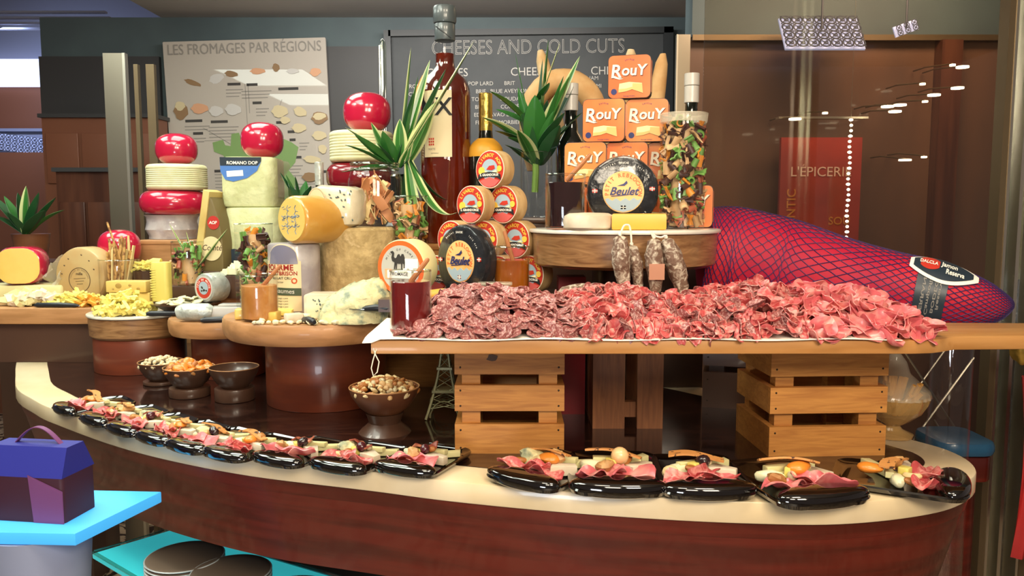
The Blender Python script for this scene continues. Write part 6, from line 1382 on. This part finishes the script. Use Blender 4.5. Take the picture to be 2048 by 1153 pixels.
# ---------------------------------------------------------------- lower left: lit tray with plates, solid panel in place of a reflection, bag
zT = .60
c4 = [onz(x, y, zT) for x, y in ((185, 1108), (345, 1060), (820, 1200), (560, 1330))]
t = thing('lit_tray', 'glowing cyan glass tray below the counter carrying dinner plates', 'tray', (0, 0, 0))
b = B(); b.prism([(p.x, p.y) for p in c4], zT-.012, zT, bev=.002); b.build('glowing_sheet', 'cyan_tray', t)
b = B(); b.tube([Vector(p)+Vector((0, 0, .004)) for p in c4], .004, 6, close=True); b.build('glass_border', 'glass_thick', t)
b = B(); c_ = sum((Vector(p) for p in c4), Vector())/4; b.box(c_.x-.12, c_.x+.12, c_.y-.12, c_.y+.12, 0, zT-.0125); b.build('tray_stand', 'dark_base', t)
dp = thing('dinner_plate', 'x', 'plate', (0, 0, 0), 0, 'dinner plates stacked on the lit tray')
b = B(); b.lathe([(0, 0), (.062, 0), (.078, .004), (.0805, .0062), (.079, .0075), (.066, .0052), (0, .0048)], n=48); b.build('plate_rim', 'plate_white', dp, label='white underside and rim')
b = B(); b.lathe([(0, .0049), (.066, .0053), (.0775, .0074), (.076, .0079), (.064, .006), (0, .0055)], n=48); b.build('plate_face', 'plate_brown', dp)
u1 = False
STK_ = [((370, 1112), 5, 'first stack of brown-faced plates on the cyan tray'), ((462, 1142), 5, 'second stack of brown-faced plates on the cyan tray'), ((585, 1180), 4, 'third stack of brown-faced plates, cut by the bottom edge')]
for (x, y), n, lb in STK_:
    o = onz(x, y+6, zT+.035)
    for k in range(n):
        pos = ('lowest', 'second', 'third', 'fourth', 'topmost')[k if k < n-1 else 4]; L_ = pos + ' plate of the ' + lb
        lc = (o.x, o.y, zT+.0005+k*.0082)
        if not u1: dp.location = lc; dp['label'] = L_; u1 = True
        else: dup(dp, lc, 0, L_)
# blue reflection built as a solid glowing panel, and gift bag
zL = .87; pts = [onz(x, y, zL) for x, y in ((-60, 1064), (150, 1068), (322, 984), (-60, 976))]
t = thing('reflection_panel', 'glowing blue panel standing in for a reflection, lower left under the gift bag', 'table', (0, 0, 0))
b = B(); b.prism([(p.x, p.y) for p in pts], zL-.02, zL, bev=.002); b.build('glowing_top', 'cyan_light', t)
b = B(); c_ = sum((Vector(p) for p in pts), Vector())/4; b.lathe([(0, 0), (.12, 0), (.10, .1), (.04, .3), (.08, zL-.021), (0, zL-.021)], TR(c_.x-.0, c_.y-.02, 0), 32); b.build('panel_stem', 'moulding', t)
q = onz(75, 1055, zL); t = thing('gift_bag', 'blue and purple gift bag with a looped handle on the glowing panel', 'bag', (q.x-.03, q.y+.06, zL+.0005), -8); t.scale = (.66,)*3; hB = .18
b = B(); b.prism(rrect(.22, .12, .01), 0, hB*.62); b.build('lower_body', 'bag_plum', t)
b = B(); b.add([(-.11, -.06, hB*.62), (.11, -.06, hB*.62), (.11, .06, hB*.62), (-.11, .06, hB*.62), (-.10, -.03, hB), (.105, -.03, hB), (.105, .03, hB), (-.10, .03, hB)], [(0,1,5,4),(1,2,6,5),(2,3,7,6),(3,0,4,7),(4,5,6,7),(3,2,1,0)]); b.build('upper_body', 'bag_blue', t)
b = B(); b.add([(.03, -.0615, 0), (.1115, -.0615, 0), (.1115, -.0615, hB*.45), (.02, -.0615, hB*.66)], [(0,1,2,3)]); b.sheet(lambda u, v: (.03+.08*u, -.0615, v*hB*(.62-.2*u)), 4, 4, .001); b.build('folded_panel', 'bag_purple', t)
b = B(); b.sheet(lambda u, v: (-.06+.13*u, -.005+.014*v, hB-.005+.045*math.sin(math.pi*u)), 16, 2, .002); b.build('handle', 'bag_purple', t)
